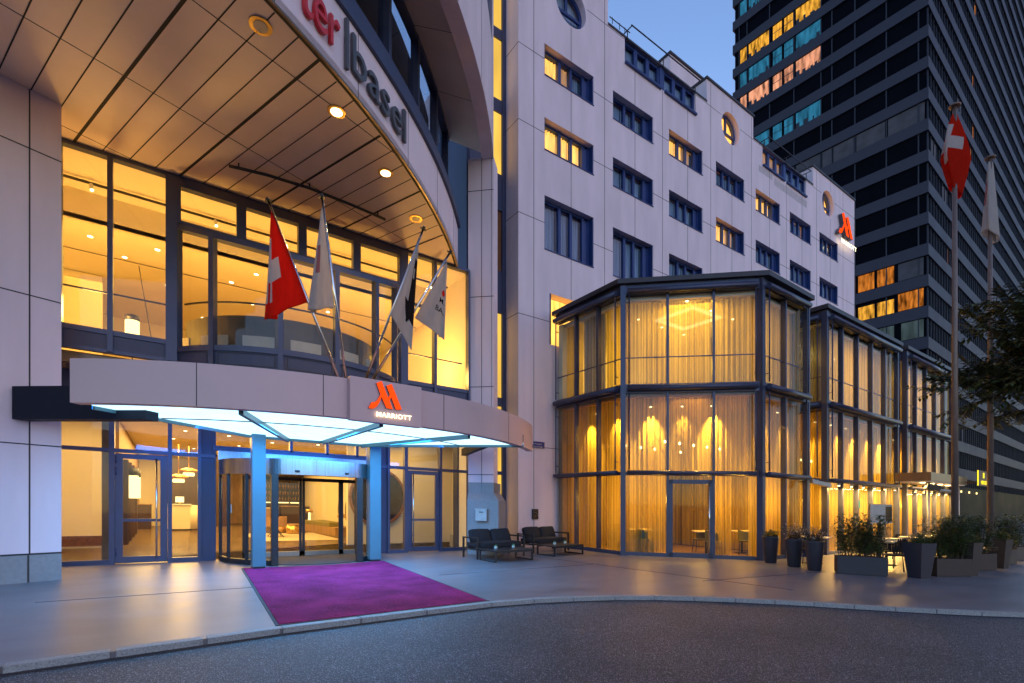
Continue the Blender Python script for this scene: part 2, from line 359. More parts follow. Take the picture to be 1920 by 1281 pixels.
def lamp(kind, name, loc, power, col, parent=None, size=0.5, size_y=None, rot=(0, 0, 0), spot=None, blend=0.6):
    l = D.lights.new(name, kind); l.energy = power * GE; l.color = col
    if kind == 'AREA':
        l.size = size
        if size_y: l.shape = 'RECTANGLE'; l.size_y = size_y
    else: l.shadow_soft_size = size
    if kind == 'SPOT': l.spot_size = R(spot or 60); l.spot_blend = blend
    o = D.objects.new(name, l); COL.objects.link(o)
    off = LOC.get(parent.name, (0, 0, 0)) if parent else (0, 0, 0)
    o.location = (loc[0] - off[0], loc[1] - off[1], loc[2] + fall(loc[0], loc[1]) - off[2]); o.rotation_euler = rot
    if parent: o.parent = parent
    return o
def copy_tree(o, parent=None):
    c = o.copy(); COL.objects.link(c)
    if parent: c.parent = parent
    for ch in o.children: copy_tree(ch, c)
    return c
def place(proto, used, loc, rz, label, group=None):
    """first call moves the prototype itself, later calls copy it with its parts"""
    o = copy_tree(proto) if used[0] else proto
    used[0] = True
    o.location = (loc[0], loc[1], loc[2] + fall(loc[0], loc[1])); o.rotation_euler = (0, 0, rz)
    tag(o, label, None, group)
    return o
def text_mesh(word, size, extrude=0.0, bold=0.0, space=1.0):
    c = D.curves.new('lettering', 'FONT'); c.body = word; c.size = size; c.extrude = extrude; c.offset = bold; c.space_character = space
    c.resolution_u = 3
    t = D.objects.new('lettering', c); COL.objects.link(t)
    dg = bpy.context.evaluated_depsgraph_get(); me = D.meshes.new_from_object(t.evaluated_get(dg))
    D.objects.remove(t); D.curves.remove(c)
    return me
# ================================================================ SETTING
KERB = [(-60, 5.3), (-20, 5.6), (-6, 5.9), (-1.19, 6.05), (1.09, 6.28), (2.95, 6.36), (4.02, 6.38), (4.74, 6.28), (5.4, 6.10), (6.09, 5.85), (6.7, 5.53), (7.23, 5.15), (7.75, 4.73), (8.2, 4.31), (8.6, 3.89), (8.97, 3.46), (9.36, 3.04), (9.75, 2.64), (10.2, 2.22), (10.7, 1.82), (11.6, 1.25), (13, 0.6), (15, 0.0), (18, -0.6), (24, -1.2), (60, -2), (260, -4)]
m = MB(); m.box(-260, -260, -0.4, 300, 300, -0.06)
tag(m.build('road', 'asphalt'), kind='structure')
m = MB(); m.prism(KERB + [(260, 140), (-60, 140)], -0.2, 0.0)
tag(m.build('pavement', 'pave'), kind='structure')
def offset(poly, d):
    out = []
    for i, p in enumerate(poly):
        a = poly[max(0, i - 1)]; b = poly[min(len(poly) - 1, i + 1)]
        dx, dy = b[0] - a[0], b[1] - a[1]; L = math.hypot(dx, dy); out.append((p[0] - dy / L * d, p[1] + dx / L * d))
    return out
m = MB(); a = offset(KERB, -0.02); b = offset(KERB, 0.10)
rk = random.Random(3)
# kerb stones about a metre long with thin gaps between them
pa, pb = [], []
for i in range(3, len(a) - 2):
    L = math.hypot(KERB[i + 1][0] - KERB[i][0], KERB[i + 1][1] - KERB[i][1]); n = max(1, round(L / 0.9))
    for j in range(n):
        t0, t1 = j / n, (j + 1) / n
        f = lambda A, t: (A[i][0] + (A[i + 1][0] - A[i][0]) * t, A[i][1] + (A[i + 1][1] - A[i][1]) * t)
        g = 0.008 / max(L / n, .2); dz = rk.uniform(-.002, .003)
        m.prism([f(a, t0 + g), f(a, t1 - g), f(b, t1 - g), f(b, t0 + g)], -0.11, 0.008 + dz)
m.prism([a[0], a[3], b[3], b[0]], -0.11, 0.008)
tag(m.build('kerb', 'kerb'), kind='structure')
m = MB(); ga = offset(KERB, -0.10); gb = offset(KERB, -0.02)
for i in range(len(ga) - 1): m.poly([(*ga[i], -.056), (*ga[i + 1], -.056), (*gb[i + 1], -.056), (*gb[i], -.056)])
tag(m.build('gutter_or_shade_strip', 'joint'), kind='structure')  # dark strip painted along the kerb foot for its shadow line
# saw-cut joints in the paving
m = MB()
for p, q in (((8.6, 12.0), (9.6, 4.7)), ((9.0, 6.2), (13.2, 5.7)), ((-1.5, 9.4), (1.2, 9.4)), ((4.6, 9.3), (8.9, 9.3))):
    m.wall(p, q, -0.006, 0.006, -0.02, 0.004)
tag(m.build('paving_joints', 'joint'), kind='structure')
# entrance carpet and rubber mat
m = MB(); m.prism([(1.33, 12.0), (1.09, 6.46), (4.02, 6.54), (4.41, 12.10), (3.6, 11.86), (2.95, 11.78), (2.2, 11.84)], 0.001, 0.014)
m.prism([(1.29, 12.0), (1.05, 6.42), (4.06, 6.50), (4.45, 12.10)], 0.0005, 0.007, 1)
tag(m.build('entrance_carpet', ['carpet', 'joint']), 'magenta carpet laid from the kerb to the revolving door', 'carpet')

# ================================================================ HOTEL FACADE WING
YF = 13.9
hotel = thing('hotel_wing', 'white hotel wing with rows of blue framed windows, round windows and a lit red sign', 'building', (9.84, YF, 0))
X0, X1 = 9.84, 36.13
WX = [10.97 + 3.41 * k for k in range(7)]; WW = 2.38
opens = []
for x in WX:
    opens += [(x, 16.70, x + WW, 17.79), (x, 14.06, x + WW, 15.18)]
for x in WX[:3]: opens.append((x, 10.54, x + WW, 12.43))
opens += [(15.05, 19.25, 19.65, 20.2), (25.25, 19.25, 29.82, 20.2), (11.2, 7.2, 16.6, 9.02)]
ROUND = [(12.22, 19.82), (22.4, 19.82), (32.52, 19.82)]; RR = 0.74
for cx, cz in ROUND: opens.append((cx - .8, cz - .8, cx + .8, cz + .8))
xs = sorted({X0, X1, 14.11, 20.48, 24.38, 30.62} | {o[0] for o in opens} | {o[2] for o in opens})
zs = sorted({0.0, 20.2, 21.28} | {o[1] for o in opens} | {o[3] for o in opens})
m = MB()
attic = [(X0, 14.11), (20.48, 24.38), (30.62, X1)]
for i in range(len(xs) - 1):
    for j in range(len(zs) - 1):
        cx, cz = (xs[i] + xs[i + 1]) / 2, (zs[j] + zs[j + 1]) / 2
        if any(o[0] < cx < o[2] and o[1] < cz < o[3] for o in opens): continue
        if cz > 20.2 and not any(a < cx < b for a, b in attic): continue
        m.poly([(xs[i], YF, zs[j]), (xs[i + 1], YF, zs[j]), (xs[i + 1], YF, zs[j + 1]), (xs[i], YF, zs[j + 1])])
DEP = 0.36
for (a, b, c, d) in opens[:-3]:
    for P in (((a, b), (c, b)), ((c, b), (c, d)), ((c, d), (a, d)), ((a, d), (a, b))):
        (xa, za), (xb, zb) = P
        m.poly([(xa, YF, za), (xb, YF, zb), (xb, YF + DEP, zb), (xa, YF + DEP, za)])
for cx, cz in ROUND:                                     # wall round the circular openings
    n = 48
    for i in range(n):
        t0, t1 = 2 * math.pi * i / n, 2 * math.pi * (i + 1) / n
        def sq(t):
            c, s = math.cos(t), math.sin(t); k = 0.8 / max(abs(c), abs(s)); return (cx + c * k, YF, cz + s * k)
        def ci(t, y=YF): return (cx + RR * math.cos(t), y, cz + RR * math.sin(t))
        m.poly([ci(t0), sq(t0), sq(t1), ci(t1)]); m.poly([ci(t0), ci(t1), ci(t1, YF + DEP), ci(t0, YF + DEP)])
# joints between the panels, a hair proud of the face
for k in range(16):
    x = 10.5 + 1.715 * k
    segs = [(0.0, 20.18 if not any(a < x < b for a, b in attic) else 21.2)]
    for (a, b, c, d) in opens:
        if a - .02 < x < c + .02:
            ns = []
            for s, e in segs:
                if d <= s or b >= e: ns.append((s, e)); continue
                if b > s: ns.append((s, b))
                if d < e: ns.append((d, e))
            segs = ns
    for s, e in segs: m.box(x - .010, YF - .003, s, x + .010, YF + .01, e, 1)
for z in (17.24, 14.62, 11.45, 8.0, 3.5, 20.15):
    cur = [(X0, X1)]
    for (a, b, c, d) in opens:
        if b - .02 < z < d + .02:
            ns = []
            for s, e in cur:
                if c <= s or a >= e: ns.append((s, e)); continue
                if a > s: ns.append((s, a))
                if c < e: ns.append((c, e))
            cur = ns
    for s, e in cur:
        if z == 3.5 and s > 12: continue
        m.box(s, YF - .003, z - .010, e, YF + .01, z + .010, 1)
# body behind the face, return of the corner, attic cheeks
m.box(X0 + .02, YF + 1.8, 0, X1 - .0, 26, 20.1)
m.poly([(X0, YF, 0), (X0, 14.7, 0), (X0, 14.7, 24), (X0, YF, 24)]); m.poly([(X1, YF, 0), (X1, 26, 0), (X1, 26, 21.28), (X1, YF, 21.28)])
for a, b in attic:
    m.poly([(a, YF, 20.2), (a, 17.5, 20.2), (a, 17.5, 21.28), (a, YF, 21.28)]); m.poly([(b, YF, 20.2), (b, 17.5, 20.2), (b, 17.5, 21.28), (b, YF, 21.28)])
    m.poly([(a, YF, 21.28), (b, YF, 21.28), (b, 17.5, 21.28), (a, 17.5, 21.28)]); m.poly([(a, 17.5, 20.2), (b, 17.5, 20.2), (b, 17.5, 21.28), (a, 17.5, 21.28)])
m.box(21.2, 16.5, 20.1, 24.6, 18.2, 24.7)
for z in (8.0, 11.45, 14.62, 17.24): m.box(X0 - .003, YF, z - .010, X0 + .01, 14.68, z + .010, 1)
m.box(26.4, YF - .002, 18.62, 29.9, YF + .01, 19.02, 2); m.box(24.9, YF - .002, 18.78, 26.2, YF + .01, 19.1, 2)
m.build('wall', ['panel', 'joint', 'stain'], hotel)
# roof edge
for a, b in ((14.11, 20.48), (24.38, 30.62)):
    m = MB(); m.box(a, YF - .03, 20.2, b, YF + .5, 20.28); m.poly([(a, YF + .5, 20.28), (b, YF + .5, 20.28), (b, 16.5, 21.0), (a, 16.5, 21.0)])
    m.build('roof', 'roofdark', hotel)
for a, b in attic: m = MB(); m.box(a - .05, YF - .06, 21.28, b + .05, 17.6, 21.38); m.build('coping', 'roofdark', hotel)
m = MB(); m.box(21.12, 16.42, 24.7, 24.7, 18.3, 24.8); m.build('coping', 'roofdark', hotel)
m = MB()                                                  # small railing on the roof edge, then a bracketed rail over each dormer strip
for x in (14.3, 14.7, 15.0): m.bar((x, YF - .05, 20.3), (x, YF - .05, 20.55), .02, .02)
m.bar((14.15, YF - .05, 20.5), (15.3, YF - .05, 20.5), .025, .025); m.build('roof_rail', 'roofdark', hotel)
for a, b in ((15.1, 19.6), (25.3, 29.8)):
    m = MB()
    for x in (a + .05, (a + b) / 2, b - .05): m.bar((x, YF - .05, 20.2), (x, YF - .05, 20.52), .03, .03); m.bar((x, YF - .31, 20.52), (x, YF + .4, 20.52), .03, .03)
    m.bar((a, YF - .3, 20.52), (b, YF - .3, 20.52), .035, .035); m.build('roof_rail', 'roofdark', hotel)
# --- room windows
LIT = {(0, 0): 'LhD', (2, 0): 'LLh', (4, 0): 'LLL', (0, 1): 'LLL', (3, 1): 'LLh'}
def room_window(x, z0, z1, code, seed, w=WW):
    y = YF + .24
    m = MB(); t = .085
    m.box(x, y, z0, x + w, y + .1, z0 + t); m.box(x, y, z1 - t, x + w, y + .1, z1)
    for xx, ww in ((x, .15), (x + w * .345, .12), (x + w * .575, .12), (x + w - .40, .13), (x + w - .13, .13)): m.box(xx, y - .02, z0, xx + ww, y + .1, z1)
    m.box(x + w - .28, y, z0, x + w - .13, y + .06, z1)
    m.box(x, YF + .02, z0, x + .03, y, z1); m.box(x + w - .03, YF + .04, z0, x + w, y, z1)
    m.box(x, YF - .03, z0 - .03, x + w, YF + .3, z0)
    f = m.build('window', 'bluewin', hotel)
    cols = ((x + .15, x + w * .345), (x + w * .345 + .12, x + w * .575), (x + w * .575 + .12, x + w - .40))
    g = MB()
    for a, b in cols: g.box(a, y + .04, z0 + t, b, y + .055, z1 - t)
    g.build('pane', 'glassdark', f)
    for k, (a, b) in enumerate(cols):
        c = MB(); mt = {'L': 'litcurtain', 'h': 'litcurtain2', 'D': 'curtain'}[code[k]]
        gap = 0.0 if code[k] != 'D' else .02
        c.folds((a - .03, y + .22), (b + .03 - gap, y + .22), z0, z1, .035, .13, seed=seed * 3 + k)
        c.build('curtain', mt, f)
    b = MB(); b.poly([(x - .1, y + .42, z0 - .2), (x + w + .1, y + .42, z0 - .2), (x + w + .1, y + .42, z1 + .2), (x - .1, y + .42, z1 + .2)])
    b.build('backing', 'roomdark', f)
for k, x in enumerate(WX):
    room_window(x, 16.70, 17.79, LIT.get((k, 0), 'DDD'), k * 5 + 1); room_window(x, 14.06, 15.18, LIT.get((k, 1), 'DDD'), k * 5 + 2)
for k, x in enumerate(WX[:3]): room_window(x, 10.54, 12.43, 'DDD', k * 5 + 3)
# --- round windows
for k, (cx, cz) in enumerate(ROUND):
    y = YF + .24; m = MB(); n = 40
    ring = lambda r, yy: [(cx + r * math.cos(2 * math.pi * i / n), yy, cz + r * math.sin(2 * math.pi * i / n)) for i in range(n)]
    a, b, a2, b2 = ring(RR, y), ring(RR - .11, y), ring(RR, y + .1), ring(RR - .11, y + .1)
    for i in range(n):
        j = (i + 1) % n; m.poly([a[i], a[j], b[j], b[i]]); m.poly([b[i], b[j], b2[j], b2[i]])
    m.box(cx - RR + .05, y - .005, cz - .15, cx + RR - .05, y + .08, cz - .05); m.box(cx - .09, y - .003, cz - .05, cx + .02, y + .08, cz + RR - .05)
    f = m.build('round_window', 'bluewin', hotel)
    g = MB(); g.poly(ring(RR - .05, y + .05)); g.build('pane', 'glassdark', f)
    c = MB(); c.poly([(p[0], y + .2, p[2]) for p in ring(RR + .02, y)])
    c.build('curtain', ['curtain', 'litcurtain', 'litcurtain'][k], f)
# --- dormer window strips under the roof edge
for s, (a, b) in enumerate(((15.05, 19.65), (25.25, 29.82))):
    mid = (a + b) / 2; y = YF + .10
    for h, (p, q) in enumerate(((a, mid - .12), (mid + .12, b))):
        m = MB(); m.box(p, y, 19.25, q, y + .1, 19.33); m.box(p, y, 20.10, q, y + .1, 20.2); w = (q - p) / 3
        for i in range(4): m.box(max(p, p + w * i - .10), y - .02, 19.25, min(q, p + w * i + .10), y + .1, 20.2)
        m.box(p, YF - .10, 19.17, q, y, 19.25)
        if h == 0: m.box(q, y - .06, 19.25, q + .24, y + .1, 20.2)
        f = m.build('dormer_window', 'bluewin', hotel)
        g = MB(); g.box(p, y + .04, 19.3, q, y + .055, 20.15); g.build('pane', 'glassdark', f)
        c = MB(); c.folds((p, y + .2), (q, y + .2), 19.2, 20.2, .03, .12, seed=40 + s * 2 + h)
        c.build('curtain', 'litcurtain2' if (s, h) == (1, 0) else 'curtain', f)
        b2 = MB(); b2.poly([(p, y + .4, 19.1), (q, y + .4, 19.1), (q, y + .4, 20.2), (p, y + .4, 20.2)]); b2.build('backing', 'roomdark', f)
# --- slit between the two buildings: stair windows and navy spandrels
m = MB(); m.box(7.9, 14.80, 0, 9.86, 14.95, 30); m.box(7.9, 14.64, 0, 9.1, 14.80, 30); m.box(9.68, 14.64, 0, 9.84, 14.8, 30)
for z0, z1 in ((17.75, 18.10), (15.17, 15.62), (11.75, 13.02), (8.15, 9.62), (4.9, 5.2), (20.2, 20.6), (22.8, 23.1), (2.5, 2.62)): m.box(9.1, 14.66, z0, 9.68, 14.8, z1)
m.build('stair_frame', 'bluepanel', hotel)
for z0, z1, mt in ((20.6, 22.8, 'slit'), (18.10, 20.2, 'slit'), (15.62, 17.75, 'slit'), (13.02, 15.17, 'slit'), (9.62, 11.75, 'slitdark'), (5.2, 8.15, 'slit'), (2.62, 4.9, 'slit'), (0.1, 2.5, 'slit')):
    m = MB(); m.box(9.1, 14.72, z0, 9.68, 14.79, z1); m.build('stair_window', mt, hotel)
m = MB(); m.box(7.9, 14.9, 0, 9.86, 15.2, 0.4); m.build('stair_base', 'plinth', hotel)
# bright opening above the first pavilion roof
m = MB(); m.box(11.2, YF + .4, 7.2, 16.6, YF + .5, 9.02); w = m.build('lit_opening', 'litcurtain', hotel)
m = MB(); m.box(11.2, YF, 7.2, 11.27, YF + .4, 9.02); m.build('jamb', 'bluepanel', w)
# ================================================================ ROTUNDA BUILDING WITH THE ENTRANCE
YU, YG = 12.83, 13.9                       # upper glass plane, ground glass plane
CR, RS = (-8.30, 23.50), 18.60             # centre and radius of the curved front
ZS = 8.33                                  # soffit level
ent = thing('rotunda_building', 'curved pale building with a warm lit soffit and two storeys of glazing over the entrance', 'building', (2.9, YG, 0))
def arc_pts(r, a0, a1, n): return [(CR[0] + r * math.cos(a0 + (a1 - a0) * i / n), CR[1] + r * math.sin(a0 + (a1 - a0) * i / n)) for i in range(n + 1)]
aR = math.asin((YU - CR[1]) / RS)          # where the soffit edge meets the glass plane
aL = math.radians(-118)
P = arc_pts(RS, aL, aR, 60)
m = MB(); m.prism(P + [(CR[0] + RS * math.cos(aL), YU + .3), ], ZS, ZS + .12)
# dark joints of the soffit boarding, turned some twenty degrees to the front
bd = Vector((-0.345, 0.939)); pd = Vector((0.939, 0.345)); o0 = Vector((0.19, 8.22))
def in_soffit(p): return math.hypot(p.x - CR[0], p.y - CR[1]) < RS - .10 and p.y < YU - .02 and p.x > -6
def clip_line(o, d, lo, hi):
    ok = [lo + (hi - lo) * i / 600 for i in range(601) if in_soffit(o + d * (lo + (hi - lo) * i / 600))]
    return (o + d * ok[0], o + d * ok[-1]) if len(ok) > 5 else None
for k in range(-16, 17):
    seg = clip_line(o0 + pd * (0.4 * k), bd, -9, 9)
    if seg:
        big = k % 4 == 0; w = .024 if big else .009
        m.wall((seg[0].x, seg[0].y), (seg[1].x, seg[1].y), -w, w, ZS - .004, ZS + .02, 1)
for k in range(-4, 5):
    s = Vector((0.0, 0.0)) + bd * (7.55 + 2.3 * k)
    seg = clip_line(s, pd, -9, 9)
    if seg: m.wall((seg[0].x, seg[0].y), (seg[1].x, seg[1].y), -.006, .006, ZS - .004, ZS + .02, 1)
m.build('soffit', ['soffit', 'soffitline'], ent)
def ringbar(name, mat, r0, r1, z0, z1, n=60, a0=aL, a1=aR): 
    q = MB(); q.arc(CR, r0, r1, a0, a1, z0, z1, n); return q.build(name, mat, ent)
ringbar('soffit_lip', 'soffitline', RS - .07, RS - .02, ZS - .05, ZS + .1)
ringbar('edge_rail', 'bronze', RS - .02, RS + .02, ZS - .05, ZS - .015)
q = MB(); q.arc(CR, RS - .06, RS, aL, aR, ZS - .01, 9.44, 60)
for k in range(14):
    a = aR - (k + .5) * 1.75 / RS; q.arc(CR, RS, RS + .003, a, a + .012 / RS, ZS, 9.44, 1, 1)
q.build('fascia', ['panel', 'joint'], ent)
ringbar('sill_band', 'bluepanel', RS - .16, RS + .07, 9.45, 9.62); ringbar('sill_panel', 'bluepanel', RS - .20, RS - .02, 9.62, 9.95)
ringbar('upper_window_glass', 'glassdark', RS - .37, RS - .36, 9.95, 12.1); ringbar('upper_room', 'roomdark', RS - .9, RS - .85, 9.6, 12.6)
q = MB()
for k in range(17):
    a = aR - .02 - k * 1.45 / RS
    q.arc(CR, RS - .42, RS - .24, a, a + .11 / RS, 9.95, 12.1, 1)
q.arc(CR, RS - .42, RS - .25, aL, aR, 9.9, 10.06, 60); q.arc(CR, RS - .42, RS - .25, aL, aR, 11.94, 12.12, 60)
q.build('upper_window_frame', 'blue', ent)
# overhanging upper storeys: sloping underside and the big curved wall
RO = 19.63; aO = math.radians(-34.75)
q = MB(); n = 60
for i in range(n):
    t0, t1 = aL + (aO - aL) * i / n, aL + (aO - aL) * (i + 1) / n
    c = lambda r, t, z: (CR[0] + r * math.cos(t), CR[1] + r * math.sin(t), z)
    q.poly([c(RS - .5, t0, 12.15), c(RS - .5, t1, 12.15), c(RO - .12, t1, 11.62), c(RO - .12, t0, 11.62)])
    q.poly([c(RO - .12, t0, 11.62), c(RO - .12, t1, 11.62), c(RO, t1, 11.56), c(RO, t0, 11.56)], 1)
    if i % 4 == 0:
        e = .014 / RO
        q.poly([c(RS - .4, t0, 12.09), c(RS - .4, t0 + e, 12.09), c(RO - .12, t0 + e, 11.615), c(RO - .12, t0, 11.615)], 2)
q.build('overhang', ['soffit', 'panel', 'joint'], ent)
q = MB(); q.arc(CR, RO - .35, RO, aL, aO, 11.56, 26, 60)
for k in range(16):
    a = aO - (k + .4) * 1.9 / RO; q.arc(CR, RO, RO + .003, a, a + .012 / RO, 11.6, 26, 1, 1)
q.build('curved_wall', ['panel', 'joint'], ent)
q = MB(); a = aO - .042; q.arc(CR, RO - .02, RO + .006, a - .10, a, 14.3, 16.6, 4); q.build('curved_wall_window', 'bluepanel', ent)
# --- pillars
def pillar(p, q, thick, z1, joints, base, wide):
    m = MB(); m.wall(p, q, 0, thick, base, z1)
    L = math.hypot(q[0] - p[0], q[1] - p[1]); ux, uy = (q[0] - p[0]) / L, (q[1] - p[1]) / L
    for z in joints: m.wall(p, q, -.003, .0, z - .010, z + .010, 1)
    return m, ux, uy, L
pl, pr = (-1.53 - 4.7 * .939, 11.72 - 4.7 * .345), (-1.53, 11.72)
m, ux, uy, L = pillar(pl, pr, 2.2, ZS + .05, (2.33, 4.85, 7.33), .49, 0)
for s in (.42, 1.45, 2.5): m.wall((pr[0] - ux * s, pr[1] - uy * s), (pr[0] - ux * (s - .02), pr[1] - uy * (s - .02)), -.004, 0, .49, ZS, 1)
m.wall(pl, pr, .015, 2.2, .46, .49, 1)
m.wall(pl, pr, -.01, 2.2, -.05, .46, 2); m.wall((pr[0] - ux * .44, pr[1] - uy * .44), (pr[0] - ux * .415, pr[1] - uy * .415), -.014, 0, 0, .46, 1)
m.build('pillar', ['panel', 'joint', 'plinth'], ent)
pr0, pr1 = (7.29, 12.85), (7.83, 12.31)
m, ux, uy, L = pillar(pr0, pr1, .55, 11.6, (2.33, 4.9, 7.54, 10.65), 1.8, 0)
m.wall((pr0[0] + ux * .40, pr0[1] + uy * .40), (pr0[0] + ux * .415, pr0[1] + uy * .415), -.004, 0, 1.8, 11.6, 1)
m.wall((pr0[0] + ux * .70, pr0[1] + uy * .70), (pr0[0] + ux * .71, pr0[1] + uy * .71), -.004, 0, 3.4, 11.6, 1)
# broader foot with a splayed top
n3 = (-uy, ux)
m.wall(pr0, (pr0[0] + ux * .93, pr0[1] + uy * .93), -.10, 1.0, -.05, 1.58, 2); 
P = [(pr0[0] - n3[0] * .10, pr0[1] - n3[1] * .10, 1.58), (pr0[0] + ux * .93 - n3[0] * .10, pr0[1] + uy * .93 - n3[1] * .10, 1.58), (pr0[0] + ux * L, pr0[1] + uy * L, 1.8), (pr0[0], pr0[1], 1.8)]
m.poly(P, 2); m.wall(pr0, pr1, -.004, 1.0, 1.8, 2.10, 2); m.poly([P[1], P[2], (P[2][0] + n3[0], P[2][1] + n3[1], 1.8), (P[1][0] + n3[0], P[1][1] + n3[1], 1.58)], 2)
m.build('pillar', ['panel', 'joint', 'plinth'], ent)
m = MB(); m.box(7.29, 12.95, 8.3, 7.40, 14.9, 16.0); m.build('navy_cladding', 'bluepanel', ent)
# --- upper glazing
ZB, ZSI, ZT = 4.36, 4.79, 8.27
m = MB()
m.box(-2.6, YU - .06, ZT - .02, 7.30, YU + .10, ZS)                       # head
def post(x, w, z0=ZB, z1=ZT, d=.09): m.box(x - w / 2, YU - d, z0, x + w / 2, YU + .09, z1)
for x, w in ((-1.69, .06), (-.94, .09), (.07, .2), (5.27, .2), (6.19, .08), (7.27, .06)): post(x, w)
for a, b in ((-2.6, .17), (5.17, 7.29)):
    m.box(a, YU - .05, ZSI - .09, b, YU + .09, ZSI + .01); m.box(a, YU - .05, ZB - .02, b, YU + .09, ZB + .05); m.box(a, YU - .02, ZB, b, YU + .06, ZSI - .09, 1)
m.box(.1, YU - .07, 7.20, 5.25, YU + .1, 7.38); m.box(.1, YU - .07, 8.10, 5.25, YU + .1, ZT)
for x, w in ((.17, .14), (1.38, .19), (2.68, .19), (3.99, .19), (5.19, .12)): m.box(x - w / 2, YU - .08, 7.3, x + w / 2, YU + .1, 8.15)
m.build('upper_frame', ['blue', 'bluepanel'], ent)
g = MB()
for a, b in ((-2.6, -.99), (-.9, -.03), (5.37, 6.15), (6.23, 7.24)): g.box(a, YU + .01, ZSI, b, YU + .022, ZT)
for a, b in ((.24, 1.28), (1.48, 2.58), (2.78, 3.89), (4.09, 5.13)): g.box(a, YU + .01, 7.38, b, YU + .022, 8.1)
g.build('upper_glass', 'glass', ent)
# --- bulging bay below the small windows (curved in plan, its head cut by a slope)
BC, BR = (2.67, 14.50), 3.00
bh = lambda x, y: 7.21 - .42 * (YU - y)
ba0, ba1 = math.radians(180 + 33.8), math.radians(360 - 33.8)
m = MB()
m.arc(BC, BR - .05, BR + .05, ba0, ba1, 4.56, 4.68, 24); m.arc(BC, BR - .05, BR + .05, ba0, ba1, 4.16, 4.24, 24)
m.arc(BC, BR - .03, BR + .02, ba0, ba1, 4.24, 4.56, 24, 1)
m.arc(BC, BR - .06, BR + .06, ba0, ba1, bh, lambda x, y: bh(x, y) + .12, 24)
bang = [ba0, math.radians(231), math.radians(257), math.radians(279), math.radians(300), math.radians(318), ba1]
for t in bang:
    w = .05 / BR; m.arc(BC, BR - .08, BR + .07, t - w, t + w, 4.16, lambda x, y: bh(x, y) + .05, 1)
for i in range(6):                                           # sunk panel lines below the sill
    a, b = bang[i] + .04, bang[i + 1] - .04
    for z in (4.275, 4.525): m.arc(BC, BR + .02, BR + .024, a, b, z - .008, z + .008, 6, 2)
    for t in (a, b): m.arc(BC, BR + .02, BR + .024, t, t + .005, 4.275, 4.525, 1, 2)
m.build('bay_frame', ['blue', 'bluepanel', 'joint'], ent)
g = MB(); g.arc(BC, BR - .006, BR + .006, ba0, ba1, 4.68, bh, 30); g.build('bay_glass', 'glass', ent)
m = MB()
pts = [(BC[0] + BR * math.cos(ba0 + (ba1 - ba0) * i / 24), BC[1] + BR * math.sin(ba0 + (ba1 - ba0) * i / 24)) for i in range(25)]
m.poly([(x, y, bh(x, y) + .06) for x, y in pts]); m.poly([(x, y, 4.16) for x, y in pts])
m.build('bay_roof', 'bluepanel', ent)
# --- rooms behind the upper glass
m = MB()
m.box(-3.2, YU + .15, 4.1, 7.9, 22.0, 4.32, 0)               # floor slab (upper lobby)
m.box(-3.2, 21.9, 4.3, 7.9, 22.0, ZS, 1); m.box(-3.2, YU + .2, 4.3, -3.1, 22, ZS, 1); m.box(7.30, YU + .2, 4.3, 7.4, 22, ZS, 1)
m.box(-3.2, YU + .12, 8.28, 7.4, 22, 8.34, 2)
m.box(-3.2, 14.6, 7.62, 7.4, 22, 7.72, 2); m.box(-3.2, 14.6, 7.62, 7.4, 14.68, 8.3, 2)      # lowered ceiling
m.box(-2.4, 18.0, 4.3, -1.5, 18.2, 7.6, 1)
m.build('upper_room', ['stonefloor', 'cream', 'creamceil'], ent)
m = MB(); m.bar((-2.6, 14.0, 8.2), (7.2, 14.0, 8.2), .03, .05); m.bar((-2.6, 16.4, 7.6), (7.2, 16.4, 7.6), .012, .012); m.tube([(-.6, 16.0, 7.4), (-.25, 16.4, 5.0)], .012, 6)
m.build('lighting_track', 'dark', ent)
rl = [(-1.5, 15.4), (-.9, 16.2), (-.2, 15.2), (.0, 17.6), (.15, 18.6), (.3, 19.6), (1.5, 16.2), (2.2, 17.6), (3.0, 15.6), (3.1, 18.0), (4.3, 16.8), (4.6, 19.0), (5.6, 16.0), (6.4, 18.2), (1.0, 20), (2.0, 15.2)]
for x, y in rl:
    d = MB(); d.lathe([(.075, 0), (.075, .012), (.055, .012)], (x, y, 7.607), 14); a = d.build('downlight', 'white', ent)
    d = MB(); d.lathe([(.052, -.004), (.052, .006)], (x, y, 7.607), 12); d.build('lamp_lens', 'lampwarm', a)
for x in (-1.35, .95, 3.6, 6.6):
    d = MB(); d.tube([(x, 14.0, 8.18), (x + .02, 13.93, 8.03)], .035, 8); a = d.build('track_spot', 'white', ent)
    d = MB(); d.tube([(x + .02, 13.93, 8.028), (x + .021, 13.927, 8.022)], .03, 8); d.build('lamp_lens', 'lampwarm', a)
